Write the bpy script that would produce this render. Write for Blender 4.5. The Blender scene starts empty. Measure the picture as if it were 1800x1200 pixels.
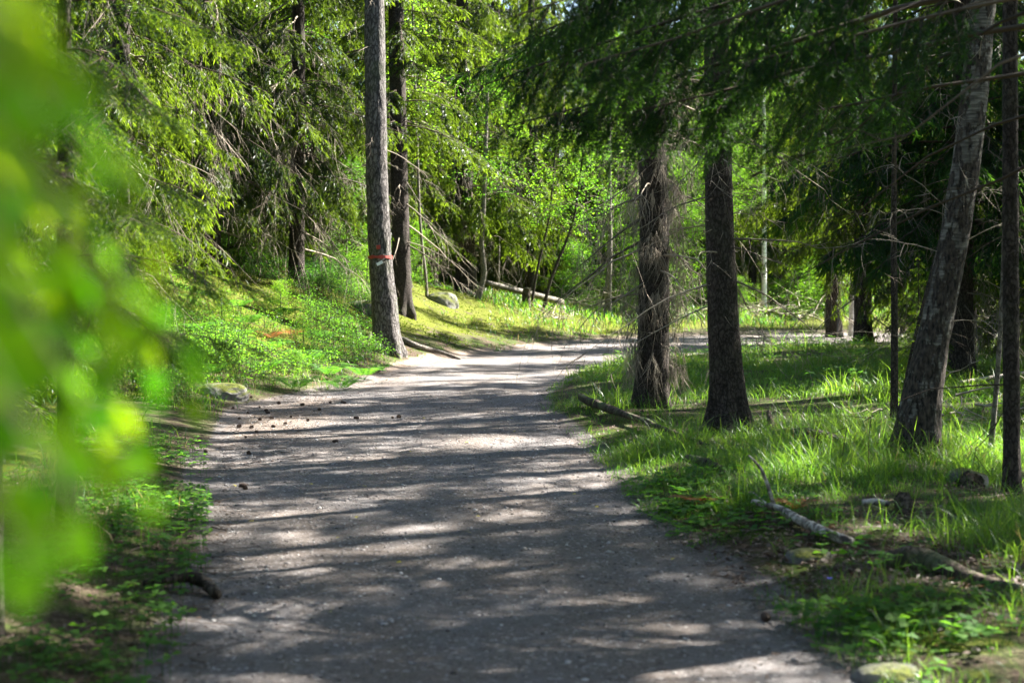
import bpy, math, random
import numpy as np
from mathutils import Vector

S = bpy.context.scene
COL = S.collection
RAD = math.radians
rng = np.random.default_rng(7)

# ------------------------------------------------------------------ camera, light
cd = bpy.data.cameras.new('camera')
cam = bpy.data.objects.new('camera', cd)
COL.objects.link(cam)
cam.location = (0, 0, 1.5)
cam.rotation_euler = (RAD(90) - math.atan(100 / 2500), 0, 0)
cd.lens = 50
cd.sensor_width = 36
cd.clip_start = 0.05
cd.clip_end = 2000
cd.dof.use_dof = True
cd.dof.focus_distance = 17.0
cd.dof.aperture_fstop = 2.6
S.camera = cam

SUN_AZ, SUN_EL = 62, 43
w = bpy.data.worlds.new('World')
S.world = w
w.use_nodes = True
wt = w.node_tree
bg = wt.nodes['Background']
sky = wt.nodes.new('ShaderNodeTexSky')
sky.sky_type = 'NISHITA'
sky.sun_disc = False
sky.sun_elevation = RAD(SUN_EL)
sky.sun_rotation = RAD(SUN_AZ)
wt.links.new(sky.outputs[0], bg.inputs[0])
bg.inputs[1].default_value = 0.05
sl = bpy.data.lights.new('sun', 'SUN')
sl.energy = 5.0
sl.angle = RAD(0.55)
sl.color = (1, 0.95, 0.87)
so = bpy.data.objects.new('sun', sl)
COL.objects.link(so)
sv = Vector((math.sin(RAD(SUN_AZ)) * math.cos(RAD(SUN_EL)), math.cos(RAD(SUN_AZ)) * math.cos(RAD(SUN_EL)), math.sin(RAD(SUN_EL))))
so.rotation_euler = sv.to_track_quat('Z', 'Y').to_euler()
so.location = (20, 10, 30)
S.view_settings.view_transform = 'Standard'
S.view_settings.look = 'None'
S.view_settings.exposure = 3.05
S.view_settings.gamma = 1
cy = S.cycles
cy.max_bounces = 4
cy.diffuse_bounces = 2
cy.glossy_bounces = 2
cy.transmission_bounces = 2
cy.transparent_max_bounces = 4
cy.caustics_reflective = False
cy.caustics_refractive = False
cy.use_denoising = True


# ------------------------------------------------------------------ noise and terrain
def _h(i, j, k, s):
    n = (i * 374761393 + j * 668265263 + k * 2147483647 + s * 974634777) & 0xffffffff
    n = ((n ^ (n >> 13)) * 1274126177) & 0xffffffff
    n = ((n ^ (n >> 16)) * 2246822519) & 0xffffffff
    return ((n ^ (n >> 15)) & 0xffff) / 65535.0


def vn(p, s=0):
    p = np.asarray(p, float)
    f = np.floor(p)
    t = p - f
    t = t * t * (3 - 2 * t)
    i = f.astype(np.int64)
    r = 0
    for a in (0, 1):
        for b in (0, 1):
            for c in (0, 1):
                wgt = (t[..., 0] if a else 1 - t[..., 0]) * (t[..., 1] if b else 1 - t[..., 1]) * (t[..., 2] if c else 1 - t[..., 2])
                r = r + wgt * _h(i[..., 0] + a, i[..., 1] + b, i[..., 2] + c, s)
    return r * 2 - 1


def fbm(p, s=0, o=3):
    p = np.asarray(p, float)
    r, a = 0, 1.0
    for q in range(o):
        r = r + a * vn(p * 2.03 ** q + q * 17.3, s + q)
        a *= 0.5
    return r / 1.75


def n2(x, y, sc, s=0, o=3):
    return fbm(np.stack([np.asarray(x) * sc, np.asarray(y) * sc, np.zeros_like(np.asarray(x, float))], -1), s, o)


LE = np.array([(-1.2, -12), (-1.2, 0), (-1.18, 5.4), (-1.5, 7.5), (-1.9, 9.4), (-2.6, 12.5), (-3.15, 17), (-2.75, 19.7), (-2.0, 23.4), (-1.5, 26.8), (-.4, 31), (1.4, 36), (3.5, 39.5), (7, 42.5), (12, 44), (32, 47)], float)
RE = np.array([(1.25, -12), (1.25, 0), (1.29, 5.4), (1.05, 7.5), (.8, 9.4), (.68, 12.5), (.35, 17), (.42, 19.7), (.9, 23.4), (1.9, 26.8), (3.8, 30.5), (6, 33.5), (9, 36), (14, 38), (18, 39), (34, 41)], float)


def pdist(x, y, L):
    p = np.stack([x, y], -1)
    d = np.full(x.shape, 1e9)
    for a, b in zip(L[:-1], L[1:]):
        ab = b - a
        t = np.clip(((p - a) @ ab) / (ab @ ab), 0, 1)
        d = np.minimum(d, np.hypot(p[..., 0] - a[0] - t * ab[0], p[..., 1] - a[1] - t * ab[1]))
    return d


POLY = np.concatenate([LE, RE[::-1]])


def sides(x, y):
    """signed distance to the path's edge (negative inside), distance left of it, distance right of it"""
    x, y = np.broadcast_arrays(np.asarray(x, float), np.asarray(y, float))
    dl, dr = pdist(x, y, LE), pdist(x, y, RE)
    ins = np.zeros(x.shape, bool)
    for (x1, y1), (x2, y2) in zip(POLY, np.roll(POLY, -1, 0)):
        c = (y1 > y) != (y2 > y)
        with np.errstate(divide='ignore', invalid='ignore'):
            xi = (x2 - x1) * (y - y1) / (y2 - y1 if y2 != y1 else 1e-9) + x1
        ins ^= c & (x < xi)
    sd = np.where(ins, -np.minimum(dl, dr), np.minimum(dl, dr))
    left = (~ins) & (dl < dr)
    return sd, np.where(left, dl, 0), np.where((~ins) & ~left, dr, 0)


def ss(t):
    t = np.clip(t, 0, 1)
    return t * t * (3 - 2 * t)


def Hb(x, y):
    sd, l, r = sides(x, y)
    A = np.interp(y, [0, 6, 12, 18, 24, 30, 38, 44, 60], [.2, .3, .6, 1.1, 2.0, 2.3, 1.7, 1.2, 1.0]) * np.interp(x, [-3, 3, 8], [1, .42, .3])
    z = .17 * ss(l / 1.1) * np.interp(x, [0, 3], [1, .6]) + A * ss(l / 7.0)
    z = z + .07 * ss(r / .8) + .02 * ss(r / 6) - .16 * ss((r - .9) / 5) * ss((20 - y) / 12) * ss((y - 4) / 3)
    n = .10 * n2(x, y, .45, 3, 2) + .04 * n2(x, y, 1.7, 5, 2) + .018 * n2(x, y, 4.5, 6, 2)
    z = z + n * (.15 + .85 * ss(sd / 1.5)) * (1 + .7 * ss(l / 3))
    return z, sd, l, r


def H(x, y):
    x, y = np.broadcast_arrays(np.asarray(x, float), np.asarray(y, float))
    z, sd, l, r = Hb(x, y)
    e = .16 * n2(x, y, 1.3, 21, 2) + .07 * n2(x, y, 5, 22, 2)
    return z - np.clip((-sd + e - .02) * .3, 0, .05) + 3.0 * ss((np.hypot(x, y) - 62) / 50)


def hz(x, y):
    return float(H(np.array([x]), np.array([y]))[0])


def P(px, py, d):
    return Vector(((px - 900) / 2500 * d, d, 1.5 + (500 - py) / 2500 * d))


def gp(px, py):
    ds = np.geomspace(2.5, 110, 3000)
    x = (px - 900) / 2500 * ds
    z = 1.5 + (500 - py) / 2500 * ds
    k = np.argmax(H(x, ds) >= z)
    return float(x[k]), float(ds[k])


# ------------------------------------------------------------------ mesh helpers
def mesh_np(name, V, FS, attrs=None, smooth=False):
    V = np.asarray(V, np.float32).reshape(-1, 3)
    FS = [np.asarray(f, np.int32) for f in FS if len(f)]
    me = bpy.data.meshes.new(name)
    me.vertices.add(len(V))
    me.vertices.foreach_set('co', V.ravel())
    tot = sum(f.size for f in FS)
    me.loops.add(tot)
    me.loops.foreach_set('vertex_index', np.concatenate([f.ravel() for f in FS]))
    st, o = [], 0
    for f in FS:
        st.append(o + np.arange(len(f)) * f.shape[1])
        o += f.size
    st = np.concatenate(st).astype(np.int32)
    me.polygons.add(len(st))
    me.polygons.foreach_set('loop_start', st)
    if smooth:
        me.polygons.foreach_set('use_smooth', np.ones(len(st), bool))
    for k, a in (attrs or {}).items():
        at = me.attributes.new(k, 'FLOAT', 'POINT')
        at.data.foreach_set('value', np.asarray(a, np.float32).ravel())
    me.update(calc_edges=True)
    return me


class MB:
    def __init__(self):
        self.V, self.F, self.A, self.n = [], {}, [], 0

    def add(self, V, FS, rnd):
        V = np.asarray(V, float).reshape(-1, 3)
        for f in FS:
            f = np.asarray(f)
            self.F.setdefault(f.shape[1], []).append(f + self.n)
        self.V.append(V)
        self.A.append(np.broadcast_to(np.asarray(rnd, float).ravel(), (len(V),)) if np.size(rnd) in (1, len(V)) else np.zeros(len(V)))
        self.n += len(V)

    def mesh(self, name, smooth=False):
        return mesh_np(name, np.concatenate(self.V), [np.concatenate(v) for v in self.F.values()], {'rnd': np.concatenate(self.A)}, smooth)

    def build(self, name, mat, parent=None, smooth=False):
        return link(name, self.mesh(name, smooth), mat, parent)


def link(name, me, mat, parent=None):
    o = bpy.data.objects.new(name, me)
    COL.objects.link(o)
    if mat and not me.materials:
        me.materials.append(mat)
    if parent:
        o.parent = parent
    return o


def tag(o, label=None, cat=None, group=None, kind=None):
    for k, v in (('label', label), ('category', cat), ('group', group), ('kind', kind)):
        if v:
            o[k] = v
    return o


def empty(name, loc, label, cat, group=None, rz=0):
    o = bpy.data.objects.new(name, None)
    COL.objects.link(o)
    o.location = loc
    o.rotation_euler = (0, 0, rz)
    o.empty_display_size = .2
    return tag(o, label, cat, group)


def copy_tree(o, parent=None):
    c = o.copy()
    COL.objects.link(c)
    if parent:
        c.parent = parent
    for ch in list(o.children):
        copy_tree(ch, c)
    return c


def nrm(a):
    return a / np.maximum(np.linalg.norm(a, axis=-1, keepdims=True), 1e-9)


def tubes(mb, Pt, Rr, sides=3, rnd=None):
    Pt = np.asarray(Pt, float)
    N, K = Pt.shape[:2]
    Rr = np.broadcast_to(Rr, (N, K))
    t = nrm(np.gradient(Pt, axis=1))
    ref = np.where(np.abs(t[:, :1, 2:3]) > .8, np.array([1., 0, 0]), np.array([0, 0, 1.]))
    a = nrm(np.cross(t, np.broadcast_to(ref, t.shape)))
    b = np.cross(t, a)
    an = np.arange(sides) / sides * 2 * np.pi
    V = Pt[:, :, None] + Rr[:, :, None, None] * (np.cos(an)[:, None] * a[:, :, None] + np.sin(an)[:, None] * b[:, :, None])
    i = np.arange(N)[:, None, None] * K * sides + np.arange(K - 1)[None, :, None] * sides
    j = np.arange(sides)
    j2 = (j + 1) % sides
    F = np.stack([i + j, i + j2, i + sides + j2, i + sides + j], -1).reshape(-1, 4)
    r = rng.random(N) if rnd is None else np.broadcast_to(rnd, (N,))
    mb.add(V, [F], np.repeat(r, K * sides))


def leaves(mb, Pb, D, Nn, L, W, rnd=None, mid=.45, fold=0.0):
    n = len(Pb)
    if n == 0:
        return
    L = np.broadcast_to(L, (n,))[:, None]
    W = np.broadcast_to(W, (n,))[:, None]
    Sd = nrm(np.cross(D, Nn))
    m = Pb + D * L * mid
    up = np.cross(Sd, D) * W * fold
    V = np.stack([Pb, m - Sd * W / 2 + up, Pb + D * L, m + Sd * W / 2 + up], 1)
    F = np.arange(n)[:, None] * 4 + np.arange(4)
    r = rng.random(n) if rnd is None else rnd
    mb.add(V, [F], np.repeat(r, 4))


def rand_dirs(n, zlo=-1, zhi=1):
    z = rng.uniform(zlo, zhi, n)
    a = rng.uniform(0, 2 * np.pi, n)
    r = np.sqrt(np.maximum(0, 1 - z * z))
    return np.stack([r * np.cos(a), r * np.sin(a), z], -1)


# ------------------------------------------------------------------ materials
def M(name, build):
    m = bpy.data.materials.new(name)
    m.use_nodes = True
    nt = m.node_tree
    nt.nodes.clear()
    out = nt.nodes.new('ShaderNodeOutputMaterial')

    def N(typ, ins=None, o=0, **kw):
        n = nt.nodes.new('ShaderNode' + typ)
        for k, v in kw.items():
            setattr(n, k, v)
        for k, v in (ins or {}).items():
            s = n.inputs[k]
            if hasattr(v, 'is_output'):
                nt.links.new(v, s)
            else:
                s.default_value = v
        return n.outputs[o]

    def ramp(f, pts, interp='LINEAR'):
        n = nt.nodes.new('ShaderNodeValToRGB')
        n.color_ramp.interpolation = interp
        e = n.color_ramp.elements
        while len(e) < len(pts):
            e.new(.5)
        for q, (p, c) in zip(e, pts):
            q.position = p
            q.color = (*c, 1) if len(c) == 3 else c
        nt.links.new(f, n.inputs[0])
        return n.outputs[0]

    def mixc(f, a, b, mode='MIX'):
        n = nt.nodes.new('ShaderNodeMix')
        n.data_type = 'RGBA'
        n.blend_type = mode
        for s, v in ((n.inputs[0], f), (n.inputs[6], a), (n.inputs[7], b)):
            if hasattr(v, 'is_output'):
                nt.links.new(v, s)
            else:
                s.default_value = v if not isinstance(v, tuple) else (*v, 1)
        return n.outputs[2]

    def math_(op, a, b=0.0):
        return N('Math', {0: a, 1: b}, operation=op)

    sh = build(N, ramp, mixc, math_)
    nt.links.new(sh, out.inputs[0])
    return m


def foliage_mat(name, c1, c2, t1, t2, tf=.5, rough=.5, spec=.25, obw=.15, straw=None):
    def b(N, ramp, mixc, mt):
        r = N('Attribute', o=2, attribute_name='rnd')
        ob = N('ObjectInfo', o=5)
        f = mt('ADD', mt('MULTIPLY', r, 1 - obw), mt('MULTIPLY', ob, obw))
        c = mixc(f, c1, c2)
        t = mixc(f, t1, t2)
        if straw:
            k = mt('GREATER_THAN', r, straw)
            c = mixc(k, c, (.26, .20, .10))
            t = mixc(k, t, (.30, .22, .08))
        p = N('BsdfPrincipled', {'Base Color': c, 'Roughness': rough, 'Specular IOR Level': spec})
        tr = N('BsdfTranslucent', {'Color': t})
        return N('MixShader', {0: tf, 1: p, 2: tr})
    return M(name, b)


def bark_mat(name, dark, mid, light, sc=14, zs=.3, bump=.9, moss=0.0, redtop=None):
    def b(N, ramp, mixc, mt):
        tc = N('TexCoord', o=3)
        mp = N('Mapping', {0: tc, 3: (1, 1, zs)})
        n1 = N('TexNoise', {'Vector': mp, 'Scale': sc * .7, 'Detail': 6, 'Roughness': .65})
        wv = N('VectorMath', {0: mp, 1: N('VectorMath', {0: N('TexNoise', {'Vector': mp, 'Scale': sc * .9, 'Detail': 3}, o=1), 1: (.09, .09, .09)}, operation='MULTIPLY')}, operation='ADD')
        vo = N('TexVoronoi', {'Vector': wv, 'Scale': sc}, feature='DISTANCE_TO_EDGE')
        cr = mt('MULTIPLY', mt('MINIMUM', vo, .2), 5.0)
        n3 = N('TexNoise', {'Vector': mp, 'Scale': sc * 2.6, 'Detail': 5, 'Roughness': .7})
        h = mt('ADD', mt('MULTIPLY', cr, .26), mt('ADD', mt('MULTIPLY', n1, .45), mt('MULTIPLY', n3, .45)))
        col = ramp(h, [(.34, dark), (.58, mid), (.82, light)])
        if redtop:
            col = mixc(ramp(N('SeparateXYZ', {0: tc}, o=2), [(0, (0, 0, 0)), (1, (1, 1, 1))]), col, col)
        if moss:
            big = N('TexNoise', {'Vector': tc, 'Scale': 3.0, 'Detail': 4})
            f = ramp(big, [(.5, (0, 0, 0)), (.68, (moss, moss, moss))])
            col = mixc(f, col, (.09, .12, .05))
        bp = N('Bump', {'Height': h, 'Strength': bump, 'Distance': .02})
        return N('BsdfPrincipled', {'Base Color': col, 'Roughness': .9, 'Specular IOR Level': .15, 'Normal': bp})
    return M(name, b)


MAT = {}
MAT['pine_bark'] = bark_mat('pine bark', (.012, .011, .010), (.07, .064, .060), (.22, .20, .19), 20, .34, 1.0, .25)
MAT['spruce_bark'] = bark_mat('spruce bark', (.010, .008, .007), (.036, .029, .025), (.09, .074, .063), 26, .5, .8, .12)
MAT['grey_bark'] = bark_mat('grey bark', (.04, .035, .03), (.15, .13, .11), (.27, .245, .21), 24, .4, .8, .35)
MAT['dead_wood'] = bark_mat('dead wood', (.12, .10, .08), (.32, .28, .235), (.5, .46, .4), 30, .1, .5)
MAT['rotten_wood'] = bark_mat('rotten wood', (.015, .012, .009), (.05, .038, .028), (.13, .105, .08), 18, .25, .9, .75)
MAT['twig'] = M('dry twig', lambda N, ramp, mixc, mt: N('BsdfPrincipled', {'Base Color': mixc(N('Attribute', o=2, attribute_name='rnd'), (.085, .07, .052), (.38, .325, .25)), 'Roughness': .8, 'Specular IOR Level': .2}))
MAT['dark_twig'] = M('dark twig', lambda N, ramp, mixc, mt: N('BsdfPrincipled', {'Base Color': mixc(N('Attribute', o=2, attribute_name='rnd'), (.03, .022, .016), (.11, .085, .06)), 'Roughness': .85, 'Specular IOR Level': .2}))


def birch(N, ramp, mixc, mt):
    tc = N('TexCoord', o=3)
    z = N('SeparateXYZ', {0: tc}, o=2)
    mp = N('Mapping', {0: tc, 3: (1, 1, .45)})
    nz = N('TexNoise', {'Vector': mp, 'Scale': 13, 'Detail': 6, 'Roughness': .62})
    thr = N('MapRange', {0: z, 1: 0, 2: 2.8, 3: .41, 4: .52})
    f = N('MapRange', {0: mt('SUBTRACT', nz, thr), 1: -.03, 2: .03, 3: 1, 4: 0})
    m2 = N('Mapping', {0: tc, 3: (1, 1, 7)})
    st = N('TexNoise', {'Vector': m2, 'Scale': 7, 'Detail': 4})
    white = ramp(st, [(.3, (.05, .045, .038)), (.5, (.125, .113, .095)), (.75, (.30, .28, .245))])
    bl = N('TexNoise', {'Vector': mp, 'Scale': 40, 'Detail': 4})
    black = ramp(bl, [(.35, (.008, .007, .006)), (.7, (.09, .07, .055))])
    col = mixc(f, black, white)
    h = mt('ADD', mt('MULTIPLY', f, .8), mt('MULTIPLY', bl, .5))
    bp = N('Bump', {'Height': h, 'Strength': .8, 'Distance': .025})
    return N('BsdfPrincipled', {'Base Color': col, 'Roughness': .75, 'Specular IOR Level': .2, 'Normal': bp})


MAT['birch_bark'] = M('birch bark', birch)
MAT['needle'] = foliage_mat('spruce needles', (.005, .020, .006), (.028, .075, .012), (.010, .045, .006), (.43, .63, .025), .46, .42, .35, .3)
MAT['needle_fresh'] = foliage_mat('fresh spruce needles', (.010, .04, .010), (.05, .14, .018), (.03, .14, .01), (.48, .68, .02), .52, .42, .35)
MAT['needle_dark'] = foliage_mat('shaded spruce needles', (.006, .024, .008), (.018, .058, .013), (.010, .055, .008), (.16, .38, .02), .45)  # darker copy of the needles, with the boughs' shade put into its colour
MAT['leaf'] = foliage_mat('broad leaves', (.018, .06, .010), (.045, .105, .014), (.05, .24, .010), (.38, .68, .03), .6, .45, .3, .4)
MAT['leaf_near'] = foliage_mat('sapling leaves', (.03, .10, .004), (.07, .15, .004), (.07, .30, .004), (.40, .54, .003), .6, 1.0, .0)
MAT['bilberry'] = foliage_mat('bilberry leaves', (.010, .045, .014), (.035, .10, .02), (.025, .15, .014), (.27, .57, .03), .52, .45, .25)
MAT['grass'] = foliage_mat('grass blades', (.013, .06, .014), (.045, .115, .02), (.03, .20, .02), (.36, .56, .035), .5, .4, .3, .0, .87)
MAT['herb'] = foliage_mat('herb leaves', (.03, .09, .02), (.07, .15, .025), (.07, .28, .02), (.22, .48, .03), .45, .6, .12)
MAT['dead_fern'] = foliage_mat('dead fern', (.22, .08, .03), (.32, .15, .05), (.30, .10, .03), (.4, .18, .05), .4)
MAT['moss'] = foliage_mat('moss tufts', (.03, .055, .008), (.10, .135, .015), (.07, .12, .01), (.22, .29, .02), .35, .8, .1)
MAT['litter'] = foliage_mat('dead leaves', (.05, .03, .02), (.20, .15, .12), (.06, .035, .02), (.16, .10, .05), .2, .6, .35)
MAT['yellow_leaf'] = foliage_mat('yellow leaf', (.45, .33, .04), (.42, .40, .06), (.4, .3, .03), (.4, .4, .04), .3)
MAT['cone'] = M('cone scales', lambda N, ramp, mixc, mt: N('BsdfPrincipled', {'Base Color': mixc(N('TexNoise', {'Scale': 30.0}), (.02, .013, .01), (.10, .06, .04)), 'Roughness': .8}))


def rockm(N, ramp, mixc, mt):
    tc = N('TexCoord', o=3)
    g = N('NewGeometry', o=1)
    nz = N('SeparateXYZ', {0: g}, o=2)
    n1 = N('TexNoise', {'Vector': tc, 'Scale': 9, 'Detail': 8, 'Roughness': .7})
    n2_ = N('TexNoise', {'Vector': tc, 'Scale': 4, 'Detail': 5})
    col = ramp(n1, [(.3, (.06, .06, .06)), (.5, (.16, .155, .15)), (.7, (.30, .29, .275))])
    rd = N('ObjectInfo', o=5)
    f = ramp(mt('ADD', mt('MULTIPLY', nz, .35), mt('ADD', n2_, mt('MULTIPLY', rd, .25))), [(.70, (0, 0, 0)), (.92, (1, 1, 1))])
    ms = ramp(N('TexNoise', {'Vector': tc, 'Scale': 60, 'Detail': 4}), [(.3, (.025, .035, .006)), (.7, (.105, .115, .014))])
    bp = N('Bump', {'Height': n1, 'Strength': .7, 'Distance': .03})
    return N('BsdfPrincipled', {'Base Color': mixc(f, col, ms), 'Roughness': .9, 'Specular IOR Level': .2, 'Normal': bp})


MAT['rock'] = M('mossy rock', rockm)


def gravel_col(N, ramp, mixc, mt, tc):
    big = N('TexNoise', {'Vector': N('Mapping', {0: tc, 3: (1, .45, 1)}), 'Scale': 1.3, 'Detail': 6, 'Roughness': .65})
    mid = N('TexNoise', {'Vector': tc, 'Scale': 14, 'Detail': 8, 'Roughness': .75})
    fine = N('TexNoise', {'Vector': tc, 'Scale': 110, 'Detail': 4, 'Roughness': .7})
    vcol = N('TexVoronoi', {'Vector': tc, 'Scale': 60}, o=1)
    vo = N('TexVoronoi', {'Vector': tc, 'Scale': 60})
    base = ramp(fine, [(.3, (.045, .037, .031)), (.5, (.138, .117, .103)), (.7, (.30, .262, .238))])
    c = mixc(ramp(big, [(.42, (0, 0, 0)), (.6, (.65, .65, .65))]), base, (.145, .142, .146))
    c = mixc(ramp(mid, [(.50, (0, 0, 0)), (.66, (.75, .75, .75))]), c, (.085, .062, .05))
    st = ramp(N('SeparateColor', {0: vcol}, o=0), [(.93, (0, 0, 0)), (.95, (1, 1, 1))])
    c = mixc(mt('MULTIPLY', st, .4), c, (.46, .43, .41))
    h = mt('ADD', mt('MULTIPLY', fine, .5), mt('ADD', mt('MULTIPLY', mid, .9), mt('MULTIPLY', vo, -.2)))
    return c, h, mid, fine


def groundm(N, ramp, mixc, mt):
    tc = N('TexCoord', o=3)
    gv = N('Attribute', o=2, attribute_name='gravel')
    gcol, gh, gmid, gfine = gravel_col(N, ramp, mixc, mt, tc)
    moss = N('Attribute', o=2, attribute_name='moss')
    dirt = N('Attribute', o=2, attribute_name='dirt')
    n1 = N('TexNoise', {'Vector': tc, 'Scale': 3.2, 'Detail': 8, 'Roughness': .65})
    n2_ = N('TexNoise', {'Vector': tc, 'Scale': 45, 'Detail': 5, 'Roughness': .7})
    n3 = N('TexNoise', {'Vector': tc, 'Scale': 170, 'Detail': 3})
    soil = ramp(n2_, [(.3, (.022, .016, .011)), (.5, (.07, .05, .035)), (.72, (.19, .15, .11))])
    green = ramp(n2_, [(.3, (.012, .03, .006)), (.55, (.05, .085, .012)), (.75, (.10, .13, .02))])
    ms = ramp(n2_, [(.28, (.03, .04, .005)), (.5, (.085, .10, .012)), (.72, (.18, .18, .025))])
    sand = ramp(n3, [(.3, (.08, .06, .045)), (.5, (.20, .155, .122)), (.7, (.36, .295, .24))])
    c = mixc(ramp(n1, [(.42, (0, 0, 0)), (.6, (1, 1, 1))]), soil, green)
    c = mixc(ramp(mt('ADD', moss, mt('MULTIPLY', mt('SUBTRACT', n1, .5), 2.2)), [(.4, (0, 0, 0)), (.6, (1, 1, 1))]), c, ms)
    c = mixc(ramp(mt('ADD', dirt, mt('MULTIPLY', mt('SUBTRACT', n1, .5), .9)), [(.4, (0, 0, 0)), (.62, (1, 1, 1))]), c, sand)
    c = mixc(ramp(mt('ADD', gv, mt('MULTIPLY', mt('SUBTRACT', gmid, .5), 1.3)), [(.42, (0, 0, 0)), (.58, (1, 1, 1))]), c, gcol)
    h = mt('ADD', mt('MULTIPLY', n2_, .7), mt('MULTIPLY', n3, .3))
    bp = N('Bump', {'Height': h, 'Strength': .9, 'Distance': .04})
    return N('BsdfPrincipled', {'Base Color': c, 'Roughness': .95, 'Specular IOR Level': .1, 'Normal': bp})


MAT['ground'] = M('forest floor', groundm)


def pathm(N, ramp, mixc, mt):
    tc = N('TexCoord', o=3)
    edge = N('Attribute', o=2, attribute_name='edge')
    c, h, mid, fine = gravel_col(N, ramp, mixc, mt, tc)
    ed = ramp(mt('ADD', edge, mt('MULTIPLY', mt('SUBTRACT', mid, .5), .9)), [(.45, (0, 0, 0)), (.8, (.75, .75, .75))])
    litter = ramp(fine, [(.3, (.045, .032, .025)), (.5, (.14, .108, .085)), (.7, (.29, .24, .2))])
    c = mixc(ed, c, litter)
    bp = N('Bump', {'Height': h, 'Strength': .9, 'Distance': .022})
    return N('BsdfPrincipled', {'Base Color': c, 'Roughness': .93, 'Specular IOR Level': .15, 'Normal': bp})


MAT['path'] = M('gravel path', pathm)


def plain(name, c1, c2, sc=40, rough=.7):
    return M(name, lambda N, ramp, mixc, mt: N('BsdfPrincipled', {'Base Color': mixc(N('TexNoise', {'Vector': N('TexCoord', o=3), 'Scale': float(sc)}), c1, c2), 'Roughness': rough}))


MAT['pebble'] = M('pebbles', lambda N, ramp, mixc, mt: N('BsdfPrincipled', {'Base Color': ramp(N('Attribute', o=2, attribute_name='rnd'), [(0, (.05, .04, .035)), (.5, (.2, .18, .17)), (1, (.5, .48, .46))]), 'Roughness': .9}))
MAT['red_paint'] = plain('worn red paint', (.20, .025, .018), (.46, .06, .04), 60)
MAT['white_tag'] = plain('white plastic', (.7, .76, .8), (.82, .85, .86), 20, .4)
MAT['violet'] = plain('violet petals', (.18, .14, .7), (.28, .22, .8))

# ------------------------------------------------------------------ ground and path
NA, NR = 900, 260
rr = np.concatenate([[.0], np.geomspace(.5, 420, NR)])
aa = np.arange(NA) / NA * 2 * np.pi
X = rr[:, None] * np.sin(aa)[None]
Y = rr[:, None] * np.cos(aa)[None]
Z, sd, l, r_ = Hb(X, Y)
Zg = H(X, Y)
i = np.arange(NR)[:, None] * NA
j = np.arange(NA)
F = np.stack([i + j, i + NA + j, i + NA + (j + 1) % NA, i + (j + 1) % NA], -1).reshape(-1, 4)
fn = n2(X, Y, .35, 40, 3)
moss = np.where(l > 0, ss((l - .5) / 1.5) * np.interp(Y, [4, 16, 24], [.6, .6, .8]), .16 + .2 * fn) + .3 * fn + .12 * n2(X, Y, 1.6, 41, 2)
dirt = ss(1 - np.abs(sd - .2) / np.where(l > 0, .6, .3)) * np.where(l > 0, np.interp(Y, [5, 9, 12, 22, 26], [.42, .5, .45, .45, .8]), .35) + np.where((Y > 40) & (r_ == 0) & (X > -1), .35, 0) * ss((3.5 - l) / 2) * (l > 0)
dirt = dirt + .75 * ss(1 - np.hypot((X - 9) / 7, (Y - 52) / 6)) + .5 * ss(1 - np.hypot((X + 1.0) / 1.6, (Y - 27) / 3))
ground = link('ground', mesh_np('ground', np.stack([X, Y, Zg], -1), [F], {'moss': moss, 'dirt': dirt, 'gravel': ss(1.02 - np.maximum(sd, 0) / .42 + .35 * fn)}, True), MAT['ground'])
tag(ground, kind='structure')


def along(L, n):
    seg = np.hypot(*np.diff(L, axis=0).T)
    t = np.concatenate([[0], np.cumsum(seg)])
    return t / t[-1]


ts = np.arange(len(LE))
tt = np.interp(np.linspace(0, 1, 900), np.linspace(0, 1, len(LE)), ts)


def smooth_edge(L):
    x = np.interp(tt, ts, L[:, 0])
    y = np.interp(tt, ts, L[:, 1])
    return np.stack([x, y], -1)


le, re_ = smooth_edge(LE), smooth_edge(RE)
u = np.linspace(-.12, 1.12, 120)
XY = le[:, None] * (1 - u)[None, :, None] + re_[:, None] * u[None, :, None]
x, y = XY[..., 0], XY[..., 1]
z, sd, l, r_ = Hb(x, y)
zp = z + .010 * n2(x, y, 3.5, 8, 2) - np.clip(sd * .12, -.006, .06) - .008
zp += np.where(sd < 0, .012 * n2(x, y, 14, 9, 2) * .5, 0)
nU, nT = len(u), len(le)
i = np.arange(nT - 1)[:, None] * nU
j = np.arange(nU - 1)
F = np.stack([i + j, i + j + 1, i + nU + j + 1, i + nU + j], -1).reshape(-1, 4)
path = link('path', mesh_np('path', np.stack([x, y, zp], -1), [F], {'edge': ss(.25 + sd / .8 + .5 * n2(x, y, 1.1, 12, 2)) * .5 + ss(.9 * np.exp(-((x + 2.6) / .8) ** 2 - ((y - 16) / 4) ** 2))}, True), MAT['path'])
tag(path, kind='structure')


def hp(x, y):
    """top surface: ground or path"""
    x, y = np.broadcast_arrays(np.asarray(x, float), np.asarray(y, float))
    z, sd, l, r = Hb(x, y)
    zpath = z + .010 * n2(x, y, 3.5, 8, 2) - np.clip(sd * .12, -.006, .06) - .008
    return np.where(sd < .1, np.maximum(zpath, H(x, y)), H(x, y))


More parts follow.
